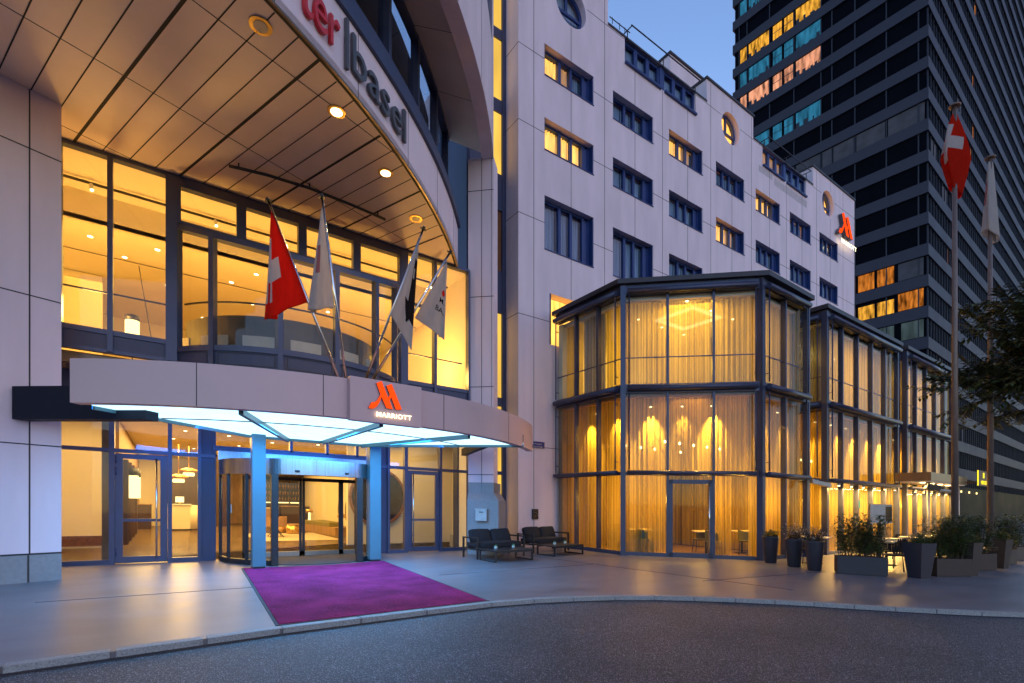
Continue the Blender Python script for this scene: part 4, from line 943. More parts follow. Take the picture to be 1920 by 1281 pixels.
# ================================================================ GLASS PAVILIONS
WARM = (1.0, .535, .05)
def pavilion(name, label, faces, foot, door_at=None, seed=0, spots=()):
    root = thing(name, label, 'pavilion', (foot[1][0], foot[1][1], 0), 'glass pavilions in front of the hotel')
    # frame
    m = MB()
    for (p, q, n) in faces:
        L = math.hypot(q[0] - p[0], q[1] - p[1]); ux, uy = (q[0] - p[0]) / L, (q[1] - p[1]) / L
        for z0, z1, a, b in ((0, .11, -.03, .08), (2.44, 2.54, -.03, .09), (4.93, 5.20, -.05, .12), (7.92, 8.22, -.05, .12), (6.00, 6.03, .02, .05)):
            m.wall((p[0] + ux * .06, p[1] + uy * .06), (q[0] - ux * .06, q[1] - uy * .06), a, b, z0, z1)
        for i in range(1, n):
            c = (p[0] + ux * L * i / n, p[1] + uy * L * i / n)
            m.wall((c[0] - ux * .035, c[1] - uy * .035), (c[0] + ux * .035, c[1] + uy * .035), -.05, .11, 0, 8.0)
    m.build('frame', 'pavmetal', root)
    for (p, q, n) in faces[1:]:
        m = MB(); L = math.hypot(q[0] - p[0], q[1] - p[1]); ux, uy = (q[0] - p[0]) / L, (q[1] - p[1]) / L
        m.wall((p[0] - ux * .075, p[1] - uy * .075), (p[0] + ux * .075, p[1] + uy * .075), -.09, .09, 0, 8.2); m.build('column', 'pavmetal', root)
    p, q, n = faces[-1]
    # roof
    m = MB(); cx = sum(f[0] for f in foot) / len(foot); cy = sum(f[1] for f in foot) / len(foot)
    grow = [(x + (x - cx) / math.hypot(x - cx, y - cy) * .25, min(13.88, y + (y - cy) / math.hypot(x - cx, y - cy) * .25)) for x, y in foot]
    m.prism(grow, 8.22, 8.36); m.prism([(cx + (x - cx) * .8, cy + (y - cy) * .8 + .1) for x, y in foot], 8.35, 8.44); m.build('roof', 'roofdark', root)
    m = MB(); inn = [(cx + (x - cx) * .93, cy + (y - cy) * .93) for x, y in foot]
    m.prism(inn, 4.97, 5.16, 0); m.prism(inn, 7.80, 7.92, 1); m.prism(inn, -.02, .012, 2); m.prism(inn, 4.88, 4.96, 3)
    m.box(min(f[0] for f in foot) + .1, 13.6, 0, max(f[0] for f in foot) - .1, 13.8, 4.9, 3); m.box(min(f[0] for f in foot) + .1, 13.6, 5.2, max(f[0] for f in foot) - .1, 13.8, 7.9, 4)
    m.build('floor_slabs', ['pavmetal', 'creamceil', 'wood', 'brown', 'cream'], root)
    k = 0
    for fi, (p, q, n) in enumerate(faces):
        L = math.hypot(q[0] - p[0], q[1] - p[1]); ux, uy = (q[0] - p[0]) / L, (q[1] - p[1]) / L; nx, ny = -uy, ux
        P = lambda t, o: (p[0] + ux * t + nx * o, p[1] + uy * t + ny * o)
        for i in range(n):
            a, b = L * i / n + .035, L * (i + 1) / n - .035
            isdoor = door_at == (fi, i)
            g = MB()
            if not isdoor: g.wall(P(a, 0), P(b, 0), .03, .042, .11, 2.44)
            else: g.wall(P(a, 0), P(b, 0), .03, .042, 2.32, 2.44)
            g.wall(P(a, 0), P(b, 0), .03, .042, 2.54, 4.93); g.wall(P(a, 0), P(b, 0), .03, .042, 5.2, 7.92)
            g.build('glass_panel', 'glass', root)
            dark = (fi == 0 and i >= n - 2 and name == 'glass_pavilion' and seed == 1) or (fi == 0 and seed == 2)
            c = MB(); c.folds(P(a - .02, .34), P(b + .02, .34), 5.22, 7.8, .045, .15, seed=seed * 50 + k)
            c.build('upper_curtain', 'sheer_grey' if (dark and i != n - 1) or (seed == 2 and fi == 0) else 'sheer_up', root)
            c = MB()
            if isdoor: c.folds(P(a - .02, .36), P(b + .02, .36), 2.5, 4.86, .045, .15, seed=seed * 50 + k + 20)
            elif (seed, fi, i) == (1, 1, 2): c.folds(P(a - .02, .36), P(a + (b - a) * .45, .36), .05, 4.86, .05, .14, seed=seed * 50 + k + 20); c.folds(P(a + (b - a) * .45, .36), P(b, .36), 2.6, 4.86, .05, .14, seed=k)
            else: c.folds(P(a - .02, .36), P(b + .02, .36), .05, 4.86, .05, .15, seed=seed * 50 + k + 20)
            c.build('lower_curtain', 'sheer_low', root)
            k += 1
            if isdoor:
                d = MB(); f = .11
                for s0, s1 in ((a, a + f), (b - f, b)): d.wall(P(s0, 0), P(s1, 0), -.04, .05, .02, 2.32)
                d.wall(P(a, 0), P(b, 0), -.04, .05, 2.2, 2.32); d.wall(P(a, 0), P(b, 0), -.04, .05, .02, .14)
                dr = d.build('glass_door', 'pavmetal', root)
                d = MB(); d.wall(P(a + f, 0), P(b - f, 0), .0, .012, .14, 2.2); d.build('pane', 'glass', dr)
                d = MB(); x, y = P(b - .10, -.11); x2, y2 = P(b - .10, -.03); d.tube([(x, y, .15), (x, y, 2.2)], .018, 10)
                for z in (.4, 1.95): d.tube([(x, y, z), (x2, y2, z)], .01, 6)
                d.build('handle', 'chrome', dr)
        # awning cassettes and guide tubes outside each face
        if fi < len(faces) - 1 or seed > 1 or True:
            if L < 8 and not (fi == len(faces) - 1):
                for z in (7.98, 5.06, 2.52):
                    w = MB(); w.tube([(*P(.12, -.17), z), (*P(L - .12, -.17), z)], .085 if z > 3 else .06, 12)
                    for s in (.2, L / 2, L - .2): w.tube([(*P(s, -.17), z), (*P(s, -.03), z + .03)], .025, 6)
                    w.build('awning_cassette', 'pavmetal', root)
                for s in (.18, L - .18):
                    w = MB()
                    for z0, z1 in ((5.2, 7.9), (2.6, 4.9)):
                        w.tube([(*P(s, -.15), z0), (*P(s, -.15), z1)], .022, 8)
                        for z in (z0 + .25, z1 - .3): w.tube([(*P(s, -.15), z), (*P(s, -.02), z)], .014, 6)
                    w.build('awning_guide', 'pavmetal', root)
    # lamps: ceiling spots upstairs with a square cove, track spots downstairs near the curtains
    xa, xb = min(f[0] for f in foot) + 1.0, max(f[0] for f in foot) - .8; ya, yb = min(f[1] for f in foot) + .9, 12.6
    cxm, cym = (xa + xb) / 2, (ya + yb) / 2
    for i in range(3):
        for j in range(2):
            x, y = xa + (xb - xa) * (i + .5) / 3, ya + (yb - ya) * (j + .4) / 2
            if seed == 1 and x < 13 and y < 10: continue
            d = MB(); d.lathe([(.07, 0), (.07, .02), (.05, .02)], (x, y, 7.785), 12); a = d.build('downlight', 'white', root)
            d = MB(); d.lathe([(.048, -.004), (.048, .01)], (x, y, 7.785), 10); d.build('lamp_lens', 'lampwarm', a)
    m = MB(); s = .75; ccx, ccy = cxm, cym - .3
    for x0, y0, x1, y1 in ((-s, -s, s, -s + .12), (-s, s - .12, s, s), (-s, -s + .12, -s + .12, s - .12), (s - .12, -s + .12, s, s - .12)): m.box(ccx + x0, ccy + y0, 7.74, ccx + x1, ccy + y1, 7.79)
    m.build('ceiling_cove', 'coverlight', root)
    lamp('AREA', 'upper_lamps', (cxm, cym, 7.7), 230 if seed == 1 else 330, WARM, root, (xb - xa) * .9, (yb - ya) * .9)
    lamp('POINT', 'upper_glow', (cxm, cym, 6.2), 110, WARM, root, .3)
    lamp('AREA', 'lower_lamps', (cxm, cym, 4.8), 85, (1.0, .49, .05), root, (xb - xa) * .8, (yb - ya) * .8)
    for k, (x, y) in enumerate(((xa + .6, yb - 1.5), (cxm, ya + .8), (xb - .4, ya + .2)) if seed == 1 else ((xa + .4, ya + .5), (cxm, ya + .5), (xb - .4, ya + .5))): lamp('POINT', 'curtain_fill', (x, y, 1.7), 85 if seed == 1 else 130, (1.0, .48, .045), root, .12)  # added point lights, to brighten the curtains and spill onto the paving
    for (x, y, pw) in spots:
        d = MB(); d.tube([(x, y, 4.85), (x, y, 4.62)], .05, 10); a = d.build('spot_housing', 'dark', root)
        d = MB(); d.tube([(x, y, 4.618), (x, y, 4.605)], .04, 10); d.build('lamp_lens', 'lampwarm', a)
        best = min(faces, key=lambda f: abs((f[1][1] - f[0][1]) * (x - f[0][0]) - (f[1][0] - f[0][0]) * (y - f[0][1])) / math.hypot(f[1][0] - f[0][0], f[1][1] - f[0][1]))
        L = math.hypot(best[1][0] - best[0][0], best[1][1] - best[0][1]); out = Vector(((best[1][1] - best[0][1]) / L * .22, -(best[1][0] - best[0][0]) / L * .22, -1))
        lamp('SPOT', 'curtain_spot', (x - out.x * .35, y - out.y * .35, 4.58), pw * 20, (1.0, .60, .10), root, .03, rot=out.to_track_quat('-Z', 'Y').to_euler(), spot=58, blend=1.0)
    if seed > 1:                                            # row of small lamps under the first beam, outside
        for i in range(6):
            x = foot[1][0] + .6 + i * .98; d = MB(); d.tube([(x, 7.70, 2.43), (x, 7.70, 2.34)], .045, 10); a = d.build('outdoor_lamp', 'alu', root); d = MB(); d.tube([(x, 7.70, 2.338), (x, 7.70, 2.33)], .038, 10); d.build('lamp_lens', 'lampwarm', a)
        lamp('AREA', 'outdoor_lamps', (foot[1][0] + 3.1, 7.66, 2.30), 480, (1.0, .58, .14), root, 5.6, .12)
    # hanging rows of tiny lamps downstairs
    for r in range(2):
        m = MB(); y = ya + 1.4 + r * 1.6; m.bar((xa, y, 3.6), (xb, y, 3.6), .02, .02); b = m.build('light_rail', 'dark', root)
        for i in range(5):
            x = xa + (xb - xa) * (i + .5) / 5; d = MB(); d.lathe([(.01, .06), (.035, .03), (.035, -.01), (.02, -.03)], (x, y, 3.53), 8); d.build('rail_bulb', 'lampwarm', b)
    return root
pavilion('glass_pavilion', 'first glass pavilion with three angled faces, a glass door and sheer curtains', [((11.45, 13.85), (11.45, 10.65), 3), ((11.45, 10.65), (14.22, 7.87), 3), ((14.22, 7.87), (16.9, 7.87), 2), ((16.9, 7.87), (16.9, 13.85), 4)],
         [(11.45, 13.85), (11.45, 10.65), (14.22, 7.87), (16.9, 7.87), (16.9, 13.85)], (1, 1), 1,
         [(12.05, 12.4, 60), (12.0, 11.2, 40), (12.45, 10.42, 70), (13.1, 9.75, 14), (13.72, 9.12, 90), (14.9, 8.42, 50), (16.2, 8.42, 30)])
pavilion('glass_pavilion', 'second glass pavilion with a flat front, between the angled one and the farthest', [((18.2, 13.85), (18.2, 7.87), 4), ((18.2, 7.87), (24.4, 7.87), 5), ((24.4, 7.87), (24.4, 13.85), 4)],
         [(18.2, 13.85), (18.2, 7.87), (24.4, 7.87), (24.4, 13.85)], None, 2, [(18.9, 8.5, 60), (20.0, 8.45, 50), (21.2, 8.45, 60), (22.5, 8.45, 40), (23.7, 8.45, 60)])
pavilion('glass_pavilion', 'farthest glass pavilion, flat fronted, behind the flat bronze canopy', [((25.3, 13.85), (25.3, 7.87), 4), ((25.3, 7.87), (31.3, 7.87), 5), ((31.3, 7.87), (31.3, 13.85), 4)],
         [(25.3, 13.85), (25.3, 7.87), (31.3, 7.87), (31.3, 13.85)], None, 3, [(26.0, 8.5, 60), (27.4, 8.45, 50), (28.8, 8.45, 60), (30.2, 8.45, 50)])
# ================================================================ LOUNGE FURNITURE BY THE DOOR
def make_sofa():
    t = thing('outdoor_sofa', 'x', 'sofa', (0, 0, 0), 'black lounge sofas', site=False); W, Dp = 1.60, .76
    def bx(nm, mt, *b, bev=.0):
        m = MB()
        for q in b: m.box(*q)
        return m.build(nm, mt, t, site=False, bevel=bev)
    for sx in (0, W - .045):
        for sy in (0, Dp - .045): bx('leg', 'dark', (sx, sy, 0, sx + .045, sy + .045, .54))
        bx('armrest', 'dark', (sx, 0, .54, sx + .045, Dp, .58))
    bx('seat_frame', 'dark', (.045, 0, .24, W - .045, .045, .29), (.045, Dp - .045, .24, W - .045, Dp, .29), (0, .045, .24, .045, Dp - .045, .29), (W - .045, .045, .24, W, Dp - .045, .29))
    def cushion(nm, c, sx, sy, sz, rx=0, seed=0):
        me = D.meshes.new(nm); bm = bmesh.new(); bmesh.ops.create_cube(bm, size=1); bmesh.ops.subdivide_edges(bm, edges=bm.edges[:], cuts=7, use_grid_fill=True)
        rnd = random.Random(seed)
        for v in bm.verts:
            x, y, z = v.co * 2; k = (1 - x ** 4) * (1 - y ** 4) * .32 + .68 if abs(z) > .5 else .82
            n = math.sin(x * 5 + seed) * math.sin(y * 4 + seed * 2) * .05
            v.co = Vector((x * sx / 2 * (1 - .05 * abs(z) ** 2 - .06 * abs(y) ** 6), y * sy / 2 * (1 - .06 * abs(x) ** 6), z * sz / 2 * (k + n)))
        if rx: bmesh.ops.rotate(bm, verts=bm.verts, cent=(0, 0, 0), matrix=Matrix.Rotation(rx, 3, 'X'))
        bmesh.ops.translate(bm, verts=bm.verts, vec=c)
        for f in bm.faces: f.smooth = True
        bm.to_mesh(me); bm.free(); me.materials.append(M['cushion']); o = D.objects.new(nm, me); COL.objects.link(o); o.parent = t
    cushion('seat_cushion', (W / 2, Dp / 2 - .02, .36), W - .12, Dp - .04, .18, 0, 1)
    cushion('back_cushion', (W * .28, Dp - .19, .57), .66, .40, .19, R(68), 2); cushion('back_cushion', (W * .71, Dp - .19, .56), .66, .40, .19, R(66), 5)
    return t
so = make_sofa(); u = [False]
place(so, u, (6.74, 11.40, 0), R(2), 'black lounge sofa with two back cushions below the grey letterbox')
place(so, u, (9.18, 12.18, 0), R(6), 'black lounge sofa against the white wall beside the angled glass pavilion')
def make_table():
    t = thing('coffee_table', 'x', 'table', (0, 0, 0), 'low coffee tables', site=False); m = MB()
    for i in range(8): m.box(.0 + i * .15, 0, .27, .142 + i * .15, .78, .30)
    m.build('tabletop', 'dark', t, site=False)
    for x in (0, 1.155):
        m = MB(); m.box(x, 0, 0, x + .04, .04, .27); m.box(x, .74, 0, x + .04, .78, .27); m.box(x, .04, 0, x + .04, .74, .03); m.build('leg', 'dark', t, site=False)
    m = MB(); m.box(.04, 0, .235, 1.155, .03, .27); m.box(.04, .75, .235, 1.155, .78, .27); m.build('table_frame', 'dark', t, site=False)
    return t
tb = make_table(); u = [False]
place(tb, u, (6.78, 10.56, 0), R(1), 'low black slatted table in front of the sofa under the letterbox')
place(tb, u, (9.15, 11.12, 0), R(4), 'low black slatted table nearest the angled glass pavilion')
def make_sprout():
    t = thing('potted_succulent', 'x', 'plant', (0, 0, 0), 'small potted succulents', site=False)
    m = MB(); m.lathe([(.035, 0), (.048, .07), (.044, .07), (.03, .06)], n=16); m.build('pot', 'whitepot', t, site=False)
    m = MB(); rnd = random.Random(2)
    for i in range(26):
        a = i * 2.4; e = .25 + .9 * rnd.random(); d = Vector((math.cos(a) * math.cos(e), math.sin(a) * math.cos(e), math.sin(e))); p = Vector((0, 0, .062)); s = Vector((-math.sin(a), math.cos(a), 0)) * .009; q = p + d * (.05 + .025 * rnd.random())
        m.poly([p, p + d * .03 + s, q, p + d * .03 - s])
    m.build('leaves', 'green', t, site=False, normals=False); return t
sp = make_sprout(); u = [False]
for x, y, lb in ((7.08, 11.02, 'tiny green succulent on the left of the low table under the letterbox'), (7.68, 11.08, 'tiny green succulent on the right of the low table under the letterbox'), (9.50, 11.55, 'tiny green succulent on the left of the table by the pavilion'), (10.05, 11.72, 'tiny green succulent on the right of the table by the pavilion')):
    place(sp, u, (x, y, .30), x, lb)
# letterbox, intercom, street sign
t = thing('letterbox', 'grey metal letterbox on the slanted pillar above the sofa', 'letterbox', (8.05, 12.0, 1.0))
px, py = 7.60, 12.54; ux, uy = .707, -.707; nx, ny = -.707, -.707
def onp(s, o): return (px + ux * s + nx * o, py + uy * s + ny * o)
m = MB(); m.wall(onp(-.16, .235), onp(.17, .235), 0, .13, .98, 1.30); m.build('body', 'mailbox', t, bevel=.006)
m = MB(); m.wall(onp(-.175, .25), onp(.185, .25), 0, .145, 1.30, 1.335); m.build('lid', 'mailbox', t)
m = MB(); m.wall(onp(-.05, .24), onp(.07, .24), 0, .02, 1.225, 1.25); m.build('slot', 'dark', t)
t = thing('intercom', 'black wall box with small buttons on the white wall behind the sofa', 'intercom', (10.5, 13.88, .95))
m = MB(); m.box(10.40, 13.80, .98, 10.63, YF, 1.33); m.build('body', 'dark', t, bevel=.01)
m = MB()
for x, z in ((10.46, 1.2), (10.54, 1.17), (10.48, 1.08), (10.57, 1.1)): m.box(x, 13.79, z, x + .025, 13.80, z + .025)
m.build('button', 'alu', t)
t = thing('street_sign', 'small stepped blue street sign with white lettering on the white wall', 'sign', (10.5, 13.8, 3.5))
m = MB(); m.box(10.25, 13.84, 3.46, 10.93, 13.87, 3.56); m.box(10.46, 13.84, 3.56, 10.93, 13.87, 3.68); m.build('plate', 'signblue', t)
for wd, x0, z0, w, h in (('Messeplatz', 10.49, 3.575, .30, .05), ('Parking', 10.42, 3.485, .40, .045)):
    tm = text_mesh(wd, 1.0); xs_ = [v.co.x for v in tm.vertices]; hh = max(v.co.y for v in tm.vertices); ww = max(xs_) - min(xs_); off = LOC[t.name]
    for v in tm.vertices: X, Z = x0 + (v.co.x - min(xs_)) / ww * w, z0 + v.co.y / hh * h; v.co = (X - off[0], 13.836 - off[1], Z + fall(X, 13.84) - off[2])
    tm.materials.clear(); tm.materials.append(M['white']); o = D.objects.new('lettering', tm); COL.objects.link(o); o.parent = t

# ================================================================ PLANTERS
def leaf(m, p, d, L, w, mi=0, bend=.25):
    d = d.normalized(); s = d.cross(Vector((0, 0, 1)));
    if s.length < .05: s = Vector((1, 0, 0))
    s = s.normalized(); up = s.cross(d); a = p; b = p + d * L * .5 + up * (L * .10); c = p + d * L - up * (L * bend * .4)
    m._add([a, b + s * w / 2 - up * w * .12, c, b - s * w / 2 - up * w * .12, b], [(0, 1, 4), (1, 2, 4), (2, 3, 4), (3, 0, 4)], mi)
def laurel(m, rnd, c, sx, sy, h, n, leaf_l=.12, mi_leaf=0, mi_stem=1):
    for k in range(n):
        x, y = c[0] + rnd.uniform(-sx, sx), c[1] + rnd.uniform(-sy, sy); hh = h * rnd.uniform(.55, 1.05); lean = Vector((rnd.uniform(-.25, .25), rnd.uniform(-.25, .25), 1))
        pts = [Vector((x, y, c[2])) + lean * (hh * i / 5) + Vector((rnd.uniform(-.02, .02), rnd.uniform(-.02, .02), 0)) * i for i in range(6)]
        m.tube(pts, .008, 5, mi_stem, caps=False, r1=.003)
        nl = int(40 * hh / .8)
        for i in range(nl):
            f = .12 + .88 * i / nl; j = min(4, int(f * 5)); p = pts[j].lerp(pts[j + 1], f * 5 - j); a = i * 2.4 + rnd.random(); e = rnd.uniform(-.1, .75)
            d = Vector((math.cos(a) * math.cos(e), math.sin(a) * math.cos(e), math.sin(e)))
            q = p + d * rnd.uniform(0.0, .07)
            leaf(m, q, d, leaf_l * rnd.uniform(.7, 1.25), leaf_l * rnd.uniform(.34, .46), mi_leaf)
def round_pot(x, y, label, kind, seed):
    t = thing('round_planter', label, 'planter', (x, y, 0), 'tall round planters'); b = LOC[t.name]
    m = MB(); m.lathe([(.135, 0), (.15, .02), (.213, .70), (.22, .74), (.20, .74), (.195, .66)], (x, y, 0), 28); m.build('pot', 'pot', t)
    m = MB(); m.lathe([(.19, .66), (.15, .675)], (x, y, 0), 18); m.build('soil', 'soil', t)
    rnd = random.Random(seed); m = MB()
    if kind == 'low':
        for i in range(420):
            a, r = rnd.random() * 6.28, .20 * math.sqrt(rnd.random()); p = Vector((x + r * math.cos(a), y + r * math.sin(a), 0.70 + rnd.random() * .22 * (1.1 - r * 2.4))); e = rnd.uniform(0, 1.3)
            leaf(m, p, Vector((math.cos(a) * math.cos(e), math.sin(a) * math.cos(e), math.sin(e))), .06, .026)
        m.build('plant', ['leaf', 'twig'], t, normals=False)
    else:
        for i in range(170):
            a, r = rnd.random() * 6.28, .10 * math.sqrt(rnd.random()); tilt = rnd.uniform(.05, .75); h = rnd.uniform(.25, .55)
            d = Vector((math.cos(a) * tilt, math.sin(a) * tilt, 1)); p = Vector((x + r * math.cos(a), y + r * math.sin(a), .67)); pts = [p, p + d * h * .5, p + d * h * .85 + Vector((d.x, d.y, -.2)) * .08]
            m.tube(pts, .0035, 3, 0, caps=False, r1=.0015)
            if rnd.random() < .7:
                for q in range(4): leaf(m, pts[2] - d * .05 * q, Vector((rnd.uniform(-1, 1), rnd.uniform(-1, 1), rnd.uniform(-.2, .8))), .05, .016, 1 if rnd.random() < .75 else 2)
        m.build('plant', ['twig', 'grassy', 'white'], t, normals=False)
    return t
round_pot(13.86, 7.40, 'round slate planter with a low green tuft by the pavilion corner', 'low', 1)
round_pot(13.52, 6.60, 'round slate planter with wispy dry stems, in the middle of three', 'tall', 2)
round_pot(13.19, 5.95, 'round slate planter with pale wispy grass next to the long trough', 'tall', 3)
def trough(p, q, depth, h, label, mat, seed, hp=.95, n=26, cat='planter'):
    """rectangular planter whose front bottom edge runs p -> q, with laurel"""
    t = thing('planter_trough', label, cat, (p[0], p[1], 0), 'rectangular planters with laurel')
    L = math.hypot(q[0] - p[0], q[1] - p[1]); ux, uy = (q[0] - p[0]) / L, (q[1] - p[1]) / L; nx, ny = -uy, ux
    P = lambda s, o: (p[0] + ux * s + nx * o, p[1] + uy * s + ny * o)
    w = .025; m = MB()
    m.wall(P(0, 0), P(L, 0), 0, w, .02, h); m.wall(P(0, 0), P(L, 0), depth - w, depth, .02, h)
    m.prism([P(0, w), P(w, w), P(w, depth - w), P(0, depth - w)], .02, h); m.prism([P(L - w, w), P(L, w), P(L, depth - w), P(L - w, depth - w)], .02, h)
    m.prism([P(w, w), P(L - w, w), P(L - w, depth - w), P(w, depth - w)], .0, .06); m.build('trough', mat, t)
    m = MB(); m.prism([P(w, w), P(L - w, w), P(L - w, depth - w), P(w, depth - w)], h - .08, h - .05); m.build('soil', 'soil', t)
    rnd = random.Random(seed); m = MB(); k = MB(); laurel(k, rnd, (0, 0, 0), L / 2 - .06, depth / 2 - .06, hp, n)
    c = P(L / 2, depth / 2)
    m.v = [(c[0] + v[0] * ux + v[1] * nx, c[1] + v[0] * uy + v[1] * ny, v[2] + h - .06) for v in k.v]; m.f, m.m, m.sm = k.f, k.m, k.sm
    m.build('shrub', ['leaf', 'twig'], t, normals=False); return t
trough((13.07, 5.38), (13.60, 4.55), .40, .43, 'long low slate trough of leafy laurel after the three round pots', 'pot', 11, 1.0, 62)
trough((14.78, 3.98), (15.62, 3.55), .42, .42, 'brown trough of dense laurel behind the square tapered planter', 'boxbrown', 12, 1.05, 62)
trough((16.95, 3.95), (18.1, 3.62), .45, .44, 'brown trough of laurel just right of the pole with the red flag', 'boxbrown', 13, 1.05, 62)
trough((19.75, 3.85), (20.9, 3.75), .45, .44, 'brown trough of laurel under the tree, right of the white flag pole', 'boxbrown', 14, 1.05, 52)
trough((22.3, 4.0), (23.5, 3.95), .45, .44, 'farthest brown trough of laurel in the planter row', 'boxbrown', 15, 1.05, 46)
def square_pot(x, y, label, seed, rz, mat='pot'):
    t = thing('square_planter', label, 'planter', (x, y, 0), 'tall square planters'); a, b, h = .145, .225, .80; m = MB(); c, s = math.cos(rz), math.sin(rz)
    def rg(r, z): return [(x + (u * c - v * s) * r, y + (u * s + v * c) * r, z) for u, v in ((-1, -1), (1, -1), (1, 1), (-1, 1))]
    A, B, Ci, Di = rg(a, 0), rg(b, h), rg(b - .03, h), rg(b - .04, h - .08)
    for i in range(4):
        j = (i + 1) % 4; m.poly([A[i], A[j], B[j], B[i]]); m.poly([B[i], B[j], Ci[j], Ci[i]]); m.poly([Ci[i], Ci[j], Di[j], Di[i]])
    m.poly(A[::-1]); m.build('pot', mat, t); m = MB(); m.poly([(p[0], p[1], p[2] + .0) for p in Di]); m.build('soil', 'soil', t)
    rnd = random.Random(seed); m = MB()
    for i in range(520):
        q, r = rnd.random() * 6.28, .21 * math.sqrt(rnd.random()); p = Vector((x + r * math.cos(q), y + r * math.sin(q), .75 + rnd.random() * .26 * (1.15 - r * 2.4))); e = rnd.uniform(0, 1.3)
        leaf(m, p, Vector((math.cos(q) * math.cos(e), math.sin(q) * math.cos(e), math.sin(e))), .065, .026)
    m.build('plant', ['leaf', 'twig'], t, normals=False); return t
square_pot(14.13, 4.13, 'square tapered slate planter with a low tuft, nearest the road', 1, R(-20))
square_pot(15.95, 3.72, 'square tapered brown planter in front of the pole with the red flag', 2, R(-10), 'boxbrown')
square_pot(18.95, 3.75, 'square tapered brown planter between two brown troughs near the white flag', 3, R(-8), 'boxbrown')
# terrace and dining furniture
def make_chair(name, label, shell, metal, n):
    t = thing(name, label, 'chair', (0, 0, 0), site=False)
    m = MB(); m.box(-.22, -.22, .42, .22, .22, .46); m.build('seat', shell, t, site=False, bevel=.01)
    m = MB()
    N = 18
    for i in range(N):
        a0, a1 = R(-20 + 220 * i / N), R(-20 + 220 * (i + (.55 if n else 1.0)) / N); zt = .66 + .14 * math.sin(max(0, min(math.pi, (a0 + R(10)) * .82)))
        m.arc((0, 0), .245, .262, a0, a1, .50, zt, 1)
    m.arc((0, 0), .24, .267, R(-20), R(200), .48, .50, 14)
    m.build('backrest', shell, t, site=False)
    for sx in (-1, 1):
        for sy in (-1, 1):
            m = MB(); m.tube([(sx * .19, sy * .19, .44), (sx * .23, sy * .23, 0)], .012, 8); m.build('leg', metal, t, site=False)
    return t
def make_dining_table():
    t = thing('dining_table', 'x', 'table', (0, 0, 0), site=False)
    m = MB(); m.box(-.38, -.38, .72, .38, .38, .75); m.build('tabletop', 'tabletop', t, site=False, bevel=.005)
    m = MB(); m.tube([(0, 0, .02), (0, 0, .72)], .03, 10); m.build('stem', 'dark', t, site=False)
    m = MB(); m.lathe([(.24, 0), (.24, .015), (.03, .03)], n=20); m.build('foot', 'dark', t, site=False); return t
ch = make_chair('terrace_chair', 'x', 'chairdark', 'dark', 1); uc = [False]; tt = make_dining_table(); ut = [False]
TG, CG = 'terrace tables behind the planters', 'dark terrace chairs behind the planters'
for k, (x, y) in enumerate(((15.0, 5.25), (16.6, 5.6), (18.5, 5.5), (20.6, 5.5), (14.9, 6.75))):
    place(tt, ut, (x, y, 0), .2, ['terrace table right behind the chair with the dark roped back', 'terrace table in the middle of the terrace behind the laurel', 'terrace table beside the red flag pole', 'farthest terrace table, right of the pole with the white flag', 'terrace table close to the pavilion glass behind the round pots'][k], TG)
    tag(D.objects[-1] if False else tt, None)
for k, (x, y, rz, lb) in enumerate(((14.72, 4.78, R(30) + math.pi, 'dark rope chair between the long trough and the square planter'), (15.55, 5.7, R(-60), 'dark terrace chair on the inner side of the nearest table'), (16.1, 5.25, R(150), 'dark terrace chair left of the middle terrace table'), (17.1, 6.05, R(-40), 'dark terrace chair behind the middle terrace table'), (18.0, 5.1, R(150), 'dark terrace chair left of the table by the flag pole'), (19.0, 5.9, R(-30), 'dark terrace chair behind the table by the flag pole'), (14.35, 6.6, R(100), 'dark terrace chair behind the middle round planter'), (20.1, 5.1, R(150), 'dark terrace chair at the farthest terrace table'))):
    place(ch, uc, (x, y, 0), rz, lb, CG)
c2 = make_chair('dining_chair', 'x', 'chairshell', 'dark', 0); u2 = [False]; t2 = make_dining_table(); u3 = [False]
for k, (x, y, lb) in enumerate(((12.6, 11.0, 'pale table inside the pavilion left of the glass door'), (14.1, 9.6, 'pale table inside the pavilion right of the glass door'), (13.9, 11.6, 'pale table deep inside the pavilion seen through the glass door'), (15.8, 9.4, 'pale table inside the pavilion by its flat front'))):
    place(t2, u3, (x, y, .012), .785, lb, 'tables inside the pavilion')
for k, (x, y, rz, lb) in enumerate(((12.35, 10.6, R(45), 'moss chair at the table left of the door, on the glass side'), (12.95, 11.5, R(200), 'moss chair at the table left of the door, on the inner side'), (13.55, 11.2, R(60), 'moss chair seen through the open glass door'), (14.5, 10.05, R(200), 'moss chair at the table right of the door, on the inner side'), (13.85, 9.15, R(40), 'moss chair at the table right of the door, close to the curtain'), (14.3, 12.05, R(200), 'moss chair at the table deep inside the pavilion'), (15.4, 9.0, R(30), 'moss chair at the table by the flat front'))):
    place(c2, u2, (x, y, .012), rz, lb, 'chairs inside the pavilion')
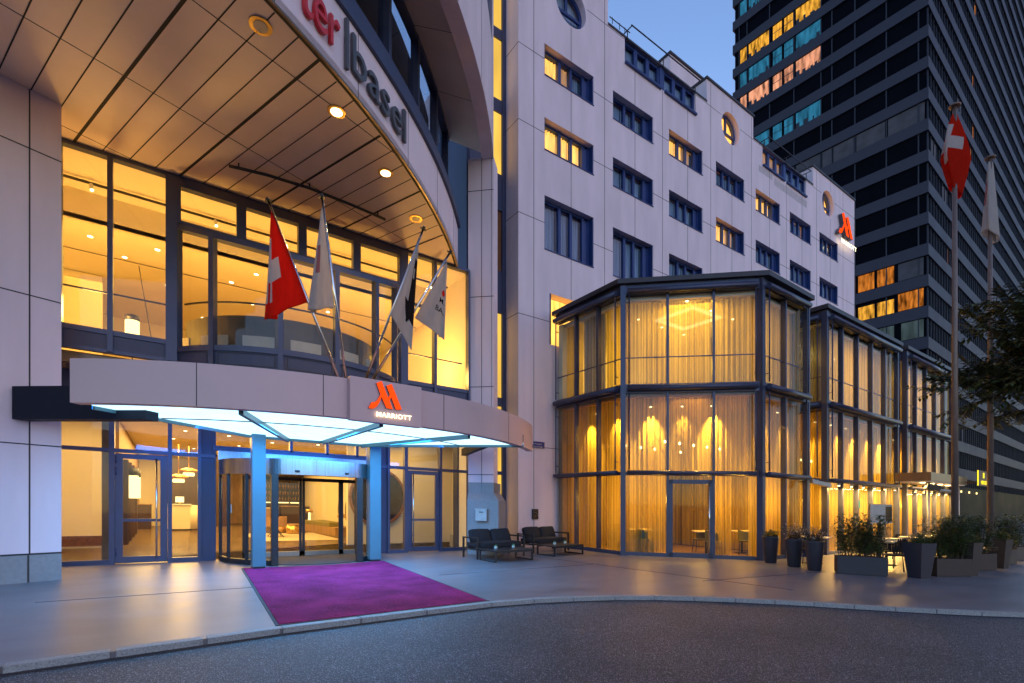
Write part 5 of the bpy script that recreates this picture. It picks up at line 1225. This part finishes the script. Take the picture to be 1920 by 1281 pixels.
# flat bronze canopy with its yellow sign
t = thing('flat_canopy', 'flat bronze canopy with downlights over the terrace door', 'canopy', (24.4, 6.9, 2.7))
m = MB(); m.box(24.2, 6.7, 2.72, 28.7, 7.86, 3.06); m.build('fascia', 'bronze', t)
m = MB(); m.box(24.25, 6.75, 2.68, 28.65, 7.86, 2.72); m.build('underside', 'white', t)
for x in (24.7, 25.7, 26.7, 27.7):
    d = MB(); d.lathe([(.09, 0), (.09, .012)], (x, 7.1, 2.666), 14); d.build('downlight', 'lampwarm', t)
lamp('AREA', 'canopy_lamps', (26.4, 7.2, 2.65), 190, (1.0, .60, .2), t, 4, .6)
for x in (24.6, 28.3): m = MB(); m.tube([(x, 6.9, 0), (x, 6.9, 2.7)], .05, 12); m.build('post', 'alu', t)
t = thing('door_sign', 'square brown sign with glowing yellow lettering at the end of the bronze canopy', 'sign', (29.4, 6.4, 2.9))
m = MB(); m.box(28.75, 6.35, 2.70, 30.4, 6.40, 3.36); m.box(28.6, 6.36, 2.80, 28.75, 6.74, 2.86); m.build('board', 'signbrown', t)
m = MB(); m.box(28.73, 6.34, 2.70, 28.77, 6.37, 3.36); m.build('edge_light', 'yellow', t)
m = MB(); m.box(29.48, 6.335, 3.05, 29.62, 6.349, 3.28); m.build('emblem', 'yellow', t)
tm = text_mesh('NEROSE', 1.0, 0, .03); xs_ = [v.co.x for v in tm.vertices]; hh = max(v.co.y for v in tm.vertices); ww = max(xs_) - min(xs_); off = LOC[t.name]
for v in tm.vertices: X, Z = 29.15 + (v.co.x - min(xs_)) / ww * .85, 2.78 + v.co.y / hh * .16; v.co = (X - off[0], 6.34 - off[1], Z + fall(X, 6.34) - off[2])
tm.materials.clear(); tm.materials.append(M['yellow']); o = D.objects.new('lettering', tm); COL.objects.link(o); o.parent = t
t = thing('security_camera', 'grey security camera on the corner of the angled pavilion above the round pots', 'camera', (16.95, 7.75, 2.35))
m = MB(); m.bar((16.7, 7.62, 2.40), (17.2, 7.30, 2.28), .14, .13); m.build('housing', 'alu', t, bevel=.01); m = MB(); m.bar((16.9, 7.86, 2.44), (16.9, 7.5, 2.44), .03, .03); m.build('bracket', 'alu', t)
for k, x in enumerate((24.45, 25.1)):
    t = thing('floodlight', 'black box floodlight under the left end of the bronze canopy' if k == 0 else 'black box floodlight second from the left end of the bronze canopy', 'lamp', (x, 6.8, 2.5))
    m = MB(); m.bar((x, 6.92, 2.54), (x + .12, 6.72, 2.42), .34, .22); m.build('housing', 'dark', t); m = MB(); m.bar((x, 6.92, 2.69), (x, 6.92, 2.56), .04, .04); m.build('bracket', 'dark', t)
t = thing('menu_stand', 'pair of grey display cases on a post in front of the second pavilion', 'menu stand', (17.0, 5.9, 0))
m = MB(); m.tube([(17.15, 5.95, 0), (17.15, 5.95, 1.2)], .05, 10); m.build('post', 'dark', t); m = MB(); m.wall((16.65, 6.0), (17.0, 5.75), 0, .1, 1.15, 1.70); m.wall((17.05, 5.85), (17.5, 5.75), 0, .1, 1.15, 1.70); m.build('case', 'alu', t)
m = MB(); m.wall((17.09, 5.836), (17.46, 5.752), -.006, 0, 1.22, 1.64); m.build('window', 'mirrordark', t)
tag(MB().box(20.9, 7.96, 1.6, 21.2, 7.98, 1.9).build('exit_light', 'greensign'), 'small green lit panel behind the second pavilion glass near its right end', 'sign')

# ================================================================ OFFICE TOWER
TA = R(2.4); TX, TY = 71.4, 20.0
def tw(s, t): return (TX + s * math.cos(TA) - t * math.sin(TA), TY + s * math.sin(TA) + t * math.cos(TA))
tower = thing('office_tower', 'dark office tower with pale horizontal bands on its street side and a few lit offices', 'tower', (TX, TY, 0))
SL, TL = 96.0, 23.4
m = MB(); m.prism([tw(.25, .25), tw(SL, .25), tw(SL, TL - .25), tw(.25, TL - .25)], 0, 106); m.build('glass_shell', 'towerglass', tower)
for k in range(-13, 15):
    top = 53.61 + 3.56 * k; m = MB()
    m.prism([tw(.0, .0), tw(SL + .2, .0), tw(SL + .2, .3), tw(.3, .3), tw(.3, TL - .3), tw(SL, TL - .3), tw(SL, TL), tw(.0, TL)], top - 1.33, top); m.build('spandrel', 'towerband', tower)
m = MB()
for i in range(int(SL / 1.15)): a, b = tw(.35 + i * 1.15, .12), tw(.35 + i * 1.15 + .07, .12); m.wall(a, b, 0, .2, 5, 104)
for t_ in (.9, 4.0, 7.3, 9.9, 11.2, 14.6, 17.9, 21.2, 22.4): a, b = tw(.14, t_), tw(.14, t_ + .12); m.wall(b, a, 0, .12, 5, 104)
m.build('mullions', 'towerdark', tower)
WC = {'A': (21.35, 22.3), 'B': (18.1, 21.0), 'C': (16.3, 17.5), 'D': (14.8, 15.95), 'E': (11.35, 14.4)}
def office(cols, k, mat, frac=(0.06, .97)):
    z0 = 53.61 + 3.56 * k; h = 2.23
    for c in cols:
        t0, t1 = WC[c] if isinstance(c, str) else c; m = MB(); a, b = tw(.2, t1), tw(.2, t0)
        m.wall(a, b, 0, .03, z0 + h * frac[0], z0 + h * frac[1]); w = m.build('office_window', mat, tower)
        if isinstance(c, str) and c in 'BE' and mat != 'towerblind':
            m = MB(); rf = random.Random(k * 7 + len(mat)); L = t1 - t0; u = 0.0
            while u < .9:
                ww = rf.uniform(.06, .2); q0, q1 = tw(.17, t1 - L * u), tw(.17, t1 - L * min(1, u + ww)); m.wall(q0, q1, 0, .02, z0 + .14, z0 + h * rf.uniform(.12, .42)); u += ww + rf.uniform(.03, .2)
            m.build('desk_outline', 'towerdark', w)
        if isinstance(c, str) and c in 'CD':
            m = MB(); m.wall(a, b, -.01, 0, z0 + h * .5, z0 + h * .54); m.build('blind_rail', 'towerdark', w)
office('BCDE', 4, 'wgold'); office('A', 4, 'wgold'); office('ABCDE', 3, 'wcyan'); office('ABCDE', 2, 'wpink'); office('BCDE', 0, 'wcyan'); office('AB', 6, 'wcyan'); office('E', 5, 'towerblind')
for r in ((.4, 3.9), (4.2, 7.2), (7.5, 9.8), (10.0, 11.1), (11.4, 14.4)): office([r], -2, 'towerblind')
office([(.5, 2.9)], -8, 'wamber'); office([(3.3, 5.0), (5.3, 7.0), (7.3, 9.6)], -8, 'wgold', (.05, .8)); office([(3.3, 5.0), (5.3, 7.0), (7.3, 9.6)], -7, 'wamber'); office([(.5, 2.9)], -7, 'towerblind'); office([(.5, 2.6), (3.3, 4.8)], -9, 'wgrey')
rt = random.Random(4)
def strip(i, k, mat, w=1):
    z0 = 53.61 + 3.56 * k; a, b = tw(.45 + i * 1.15, .2), tw(.45 + i * 1.15 + w * 1.0, .2); m = MB(); m.wall(a, b, 0, .02, z0 + .1, z0 + 2.1); m.build('office_window', mat, tower)
for i, k, mt, w in ((8, 5, 'wamber', .4), (9, 5, 'wgold', .9), (11, 3, 'wcyan', .35), (12, 3, 'wcyan', .35), (16, 4, 'wcyan', .35), (17, 3, 'wcyan', .35), (8, 1, 'wcyan', .3), (12, -2, 'wcyan', .4), (13, -2, 'wcyan', .4), (7, -4, 'wamber', .3), (9, -4, 'wgold', .3), (9, -6, 'wgold', .9), (7, -6, 'wamber', .4), (18, 0, 'wamber', .8), (18, 2, 'wamber', .6), (19, 5, 'wamber', .9), (17, -1, 'wamber', .6), (11, 0, 'towerblind', 1), (12, 0, 'towerblind', 1), (13, -1, 'towerblind', 1), (10, -2, 'towerblind', 1), (2, -3, 'towerblind', 1), (1, -3, 'towerblind', 1), (6, -4, 'towerblind', 1), (5, -4, 'towerblind', 1), (4, -10, 'towerblind', .8), (8, -11, 'wgrey', .3), (9, -11, 'wgrey', .3), (13, -12, 'towerblind', 1)):
    strip(i, k, mt, w)
m = MB()
for i in range(5): a, b = tw(6 + i * 4.2, -.02), tw(6.3 + i * 4.2, -.02); m.wall(a, b, 0, .1, 4.2, 4.45)
m.build('entrance_lamp', 'lampsoft', tower)

# ================================================================ STREET TREE
t = thing('street_tree', 'leafy street tree at the right edge over the planters', 'tree', (19.4, 2.35, 0)); rnd = random.Random(21)
base = Vector((19.4, 2.35, 0)); m = MB(); m.tube([base, base + Vector((.05, .02, 1.4)), base + Vector((-.02, .1, 3.4)), base + Vector((.1, .05, 6.2))], .16, 12, r1=.09); m.build('trunk', 'bark', t)
m = MB(); lv = MB(); tips = []
for i in range(62):
    a = i * 2.4 + rnd.uniform(-.3, .3); e = rnd.uniform(-.15, 1.1); L = rnd.uniform(1.6, 3.3) * (1.0 - .25 * max(0, e)); st = base + Vector((.05, .05, rnd.uniform(4.5, 6.2)))
    d = Vector((math.cos(a) * math.cos(e), math.sin(a) * math.cos(e), math.sin(e))); pts = [st]
    for s in range(6): pts.append(pts[-1] + (d + Vector((rnd.uniform(-.25, .25), rnd.uniform(-.25, .25), rnd.uniform(-.2, .12) - s * .03))).normalized() * L / 6)
    m.tube(pts, .035, 6, 0, caps=False, r1=.008)
    for s in range(2, 7):
        for q in range(5):
            d2 = (d + Vector((rnd.uniform(-1, 1), rnd.uniform(-1, 1), rnd.uniform(-.7, .6)))).normalized(); L2 = rnd.uniform(.3, .75); p = pts[s]; e2 = p + d2 * L2 + Vector((0, 0, -.12)) * L2
            m.tube([p, p + d2 * L2 * .5, e2], .008, 4, 0, caps=False, r1=.003)
            for w in range(9):
                f = .25 + .75 * w / 8; pp = p.lerp(e2, f); side = d2.cross(Vector((0, 0, 1))).normalized() * (1 if w % 2 else -1)
                leaf(lv, pp, (d2 * .6 + side + Vector((0, 0, rnd.uniform(-.6, .1)))), rnd.uniform(.17, .28), rnd.uniform(.075, .11))
m.build('branches', 'bark', t, normals=False); lv.build('crown', 'leaf2', t, normals=False)

# ================================================================ LOBBY FURNITURE
def th(name, label, cat, x, y, z=0, group=None): return thing(name, label, cat, (x, y, z), group)
t = th('reception_counter', 'pale rounded reception counter seen through the left side light', 'counter', .6, 27)
m = MB(); m.box(-.1, 26.7, .06, .85, 27.5, 1.12); m.lathe([(.4, .06), (.4, 1.12)], (.85, 27.1, 0), 20); m.build('front', 'cream', t); m = MB(); m.box(-.15, 26.65, 1.12, .9, 27.55, 1.17); m.build('top', 'whitepot', t); m = MB(); m.box(-.05, 26.75, .012, .9, 27.45, .06); m.build('kick', 'dark', t)
t = th('table_lamp', 'small glowing box lamp on the reception counter', 'lamp', .4, 27, 1.17, 'table lamps in the lobby'); m = MB(); m.box(.3, 26.9, 1.25, .62, 27.1, 1.5); m.build('lamp_shade', 'lampsoft', t); m = MB(); m.box(.42, 26.95, 1.17, .5, 27.05, 1.25); m.build('foot', 'brass', t)
for k, (x, y, z, lb) in enumerate(((.38, 24.6, 2.22, 'lower glowing disc pendant over the reception counter'), (.75, 25.2, 2.52, 'higher glowing disc pendant over the reception counter'))):
    t = th('pendant_lamp', lb, 'lamp', x, y, z, 'pendants over the reception'); m = MB(); m.tube([(x, y, z + .2), (x, y, 3.72)], .02, 6); m.build('stem', 'brass', t)
    m = MB(); m.lathe([(.12, .2), (.34, .12), (.34, .04), (.2, 0)], (x, y, z), 22); m.build('lamp_shade', 'brass', t); m = MB(); m.lathe([(.19, -.14), (.22, -.06), (.19, .0)], (x, y, z), 18); m.build('bulb', 'lampsoft', t)
for k, (y, lb) in enumerate(((20.0, 'nearest glowing cylinder wall lamp with dark cap inside the left door'), (21.6, 'farther glowing cylinder wall lamp with dark cap inside the left door'))):
    t = th('wall_lamp', lb, 'lamp', -.95, y, 1.4, 'cylinder wall lamps'); m = MB(); m.lathe([(.17, 0), (.17, .72)], (-.93, y, 1.42), 20); m.build('lamp_shade', 'lampsoft', t); m = MB(); m.lathe([(.175, .0), (.175, .24)], (-.93, y, 2.14), 20); m.bar((-1.15, y, 2.3), (-.93, y, 2.3), .03, .03); m.build('cap', 'dark', t)
    lamp('POINT', 'wall_lamp_light', (-.68, y, 1.8), 14, (1.0, .60, .18), t, .1)
for k, y in enumerate((19.2, 20.8, 22.6, 24.4)):
    tag(MB().box(-1.12, y, 0, -1.0, y + .35, 2.6).box(-1.0, y + .05, 0, -.97, y + .11, 2.6).build('timber_fin', 'darkbrown'), ['first', 'second', 'third', 'fourth'][k] + ' dark timber fin along the corridor wall, counted from the left door', 'panel', 'timber fins on the corridor wall')
t = th('sideboard', 'dark narrow sideboard at the far end of the corridor', 'sideboard', -.9, 28); m = MB(); m.box(-1.1, 28, 0, -.6, 28.8, 1.1); m.build('body', 'darkbrown', t); m = MB(); m.box(-1.12, 27.98, 1.1, -.58, 28.82, 1.14); m.build('top', 'brown', t)
t = th('back_bar', 'tall bar shelving full of bottles behind the sliding doors', 'shelf', 6.0, 32.6); m = MB()
m.box(4.6, 33.0, 0, 6.9, 33.1, 3.2); m.build('back_panel', 'darkbrown', t)
for z in (1.35, 1.72, 2.09): m = MB(); m.box(4.6, 32.6, z, 6.9, 33.0, z + .03); m.build('shelf', 'darkbrown', t)
m = MB(); m.box(4.6, 32.9, 1.24, 6.9, 32.98, 1.30); m.build('shelf_light', 'lampsoft', t)
m = MB()
for x in (4.6, 5.35, 6.1, 6.85): m.box(x, 32.62, 1.2, x + .05, 33, 3.0)
m.build('upright', 'darkbrown', t)
bt = tag(MB().lathe([(.04, 0), (.042, .16), (.015, .22), (.015, .29), (.0, .29)], n=10).build('bottle', 'bottle', site=False), 'small amber bottle on the bar shelves behind the sliding doors', 'bottle', 'bottles on the bar shelves')
rb = random.Random(8); first = True
for z in (1.38, 1.75, 2.12):
    for i in range(15):
        o = bt if first else bt.copy(); 
        if not first: COL.objects.link(o)
        first = False; x = 4.72 + i * .147 + rb.uniform(-.02, .02); y = 32.75 + rb.uniform(-.06, .08); o.location = (x, y, z + fall(x, y)); s = rb.uniform(.8, 1.15); o.scale = (s, s, rb.uniform(.8, 1.1))
t = th('bar_counter', 'dark wood bar counter in front of the bottle shelves', 'counter', 6.0, 31.4); m = MB(); m.box(5.4, 31.2, 0, 6.9, 31.8, 1.05); m.build('front', 'darkbrown', t); m = MB(); m.box(5.35, 31.12, 1.05, 6.92, 31.85, 1.10); m.build('top', 'brown', t)
t = th('cabinet', 'pale cabinet left of the bar counter', 'cabinet', 4.9, 31); m = MB(); m.box(4.3, 31.0, 0, 5.2, 31.6, .95); m.build('body', 'tan', t); m = MB(); m.box(4.28, 30.98, .95, 5.22, 31.62, .99); m.build('top', 'cream', t)
t = th('lounge_chair', 'tan shell lounge chair on black crossed legs behind the sliding door', 'chair', 3.5, 21.3); m = MB()
m.arc((3.5, 21.4), .36, .40, R(-160), R(60), .42, .80, 16); m.lathe([(.2, .38), (.37, .44), (.38, .48)], (3.5, 21.4, 0), 20); m.build('shell', 'tan', t)
for a in (45, 135, 225, 315): m = MB(); m.tube([(3.5, 21.4, .38), (3.5 + .36 * math.cos(R(a)), 21.4 + .36 * math.sin(R(a)), 0)], .015, 6); m.build('leg', 'dark', t)
for x, y, r, h, lb in ((4.5, 23.2, .30, .42, 'nearer round brass drum table beside the lounge chair'), (4.1, 23.95, .26, .5, 'taller round brass drum table behind the lounge chair')):
    t = th('drum_table', lb, 'table', x, y, 0, 'brass drum tables'); m = MB(); m.lathe([(r * .92, 0), (r, .04), (r, h - .03)], (x, y, 0), 28); m.build('base', 'brass', t); m = MB(); m.lathe([(r + .01, h - .03), (r + .01, h)], (x, y, 0), 28); m.build('top', 'tan', t)
t = th('banquette', 'olive quilted banquette on a wooden plinth along the right lobby wall', 'bench', 5.9, 23); m = MB(); m.prism([(5.35, 25.4), (5.75, 21.3), (6.6, 21.4), (6.4, 25.5)], 0, .34); m.build('plinth', 'brown', t)
m = MB()
for i in range(16): f0, f1 = i / 16, (i + .9) / 16; m.prism([(5.38 + .36 * f0, 25.2 - 3.0 * f0), (5.38 + .36 * f1, 25.2 - 3.0 * f1), (6.3, 25.2 - 3.0 * f1), (6.3, 25.2 - 3.0 * f0)], .34, .52)
m.build('seat', 'olive', t, bevel=.02)
for x, y, z, lb in ((5.75, 25.9, .62, 'brass lamp with gold shade at the far end of the banquette'), (6.05, 21.5, .52, 'brass lamp with gold shade at the near end of the banquette')):
    t = th('table_lamp', lb, 'lamp', x, y, z, 'table lamps in the lobby'); m = MB(); m.lathe([(.09, -.28), (.05, -.02), (.05, .26)], (x, y, z), 14); m.build('stem', 'lampsoft', t); m = MB(); m.lathe([(.17, .24), (.17, .40)], (x, y, z), 18); m.build('lamp_shade', 'brass', t)
for k, (y, z) in enumerate(((24.8, 1.0), (23.6, .98), (22.6, 1.0))):
    n = 28; m = MB(); m.extr([(6.93, y + .27 * math.cos(2 * math.pi * i / n), z + .45 * math.sin(2 * math.pi * i / n)) for i in range(n)], (-.05, 0, 0))
    tag(m.build('oval_panel', 'olive'), ['farthest', 'middle', 'nearest'][k] + ' oval olive panel on the wall above the banquette', 'wall art', 'oval panels above the banquette')
tag(MB().box(2.6, 19.2, .002, 5.4, 23.6, .012).build('lobby_rug', 'rug'), 'beige rug on the lobby floor under the lounge chair', 'rug')
t = th('floor_lamp', 'glowing drum shade floor lamp upstairs behind the left windows', 'lamp', -.68, 14.8, 4.33)
m = MB(); m.tube([(-.68, 14.8, 4.33), (-.68, 14.8, 5.3)], .015, 6); m.build('stem', 'dark', t); m = MB(); m.lathe([(.14, 5.3), (.14, 5.62)], (-.68, 14.8, 0), 18); m.build('lamp_shade', 'lampsoft', t); m = MB(); m.lathe([(.145, 5.62), (.145, 5.74)], (-.68, 14.8, 0), 18); m.build('cap', 'dark', t)

# ================================================================ CAMERA, SKY, FILL LIGHT
cam = D.cameras.new('camera'); co = D.objects.new('camera', cam); COL.objects.link(co)
co.location = (0, 0, 1.5); co.rotation_euler = (math.pi / 2, 0, -math.atan2(CA, SA))
cam.sensor_width = 36; cam.sensor_fit = 'HORIZONTAL'; cam.lens = 36 * 938 / 1920; cam.shift_y = (944.5 - 640.5) / 1920
cam.clip_start = .05; cam.clip_end = 900
SC.camera = co
SUN_EL, SUN_AZ = R(6.0), R(40)            # the sky's low glow, ahead beyond the buildings
w = D.worlds.new('World'); SC.world = w; w.use_nodes = True; nt = w.node_tree
bg = nt.nodes['Background']; sky = nt.nodes.new('ShaderNodeTexSky'); sky.sky_type = 'NISHITA'; sky.sun_disc = False
sky.sun_elevation = SUN_EL; sky.sun_rotation = SUN_AZ; sky.altitude = 200; sky.air_density = 1.0; sky.dust_density = .3; sky.ozone_density = 1.6
mul = nt.nodes.new('ShaderNodeMix'); mul.data_type = 'RGBA'; mul.blend_type = 'MULTIPLY'; mul.inputs['Factor'].default_value = 1.0; mul.inputs['B'].default_value = (0.86, 0.92, 1.20, 1)
nt.links.new(sky.outputs['Color'], mul.inputs['A']); nt.links.new(mul.outputs['Result'], bg.inputs['Color']); bg.inputs['Strength'].default_value = .092
sl = D.lights.new('warm_fill', 'SUN'); sl.energy = 0.11; sl.angle = R(70); sl.color = (1.0, .58, .56); so_ = D.objects.new('warm_fill', sl); COL.objects.link(so_)
so_.location = (0, -20, 30)
GLOW_AZ, GLOW_EL = R(168), R(14)           # added fill standing for town light behind the viewer; the sky glows ahead
dv = Vector((math.sin(GLOW_AZ) * math.cos(GLOW_EL), math.cos(GLOW_AZ) * math.cos(GLOW_EL), math.sin(GLOW_EL)))
so_.rotation_euler = (-dv).to_track_quat('-Z', 'Y').to_euler()
SC.view_settings.view_transform = 'Standard'; SC.view_settings.look = 'None'; SC.view_settings.exposure = 1.92; SC.view_settings.gamma = 1
cy = SC.cycles; cy.use_denoising = True; cy.max_bounces = 7; cy.diffuse_bounces = 3; cy.glossy_bounces = 3; cy.transmission_bounces = 4; cy.transparent_max_bounces = 14
cy.caustics_reflective = False; cy.caustics_refractive = False; cy.sample_clamp_indirect = 4.0; cy.use_adaptive_sampling = True; cy.adaptive_threshold = .015
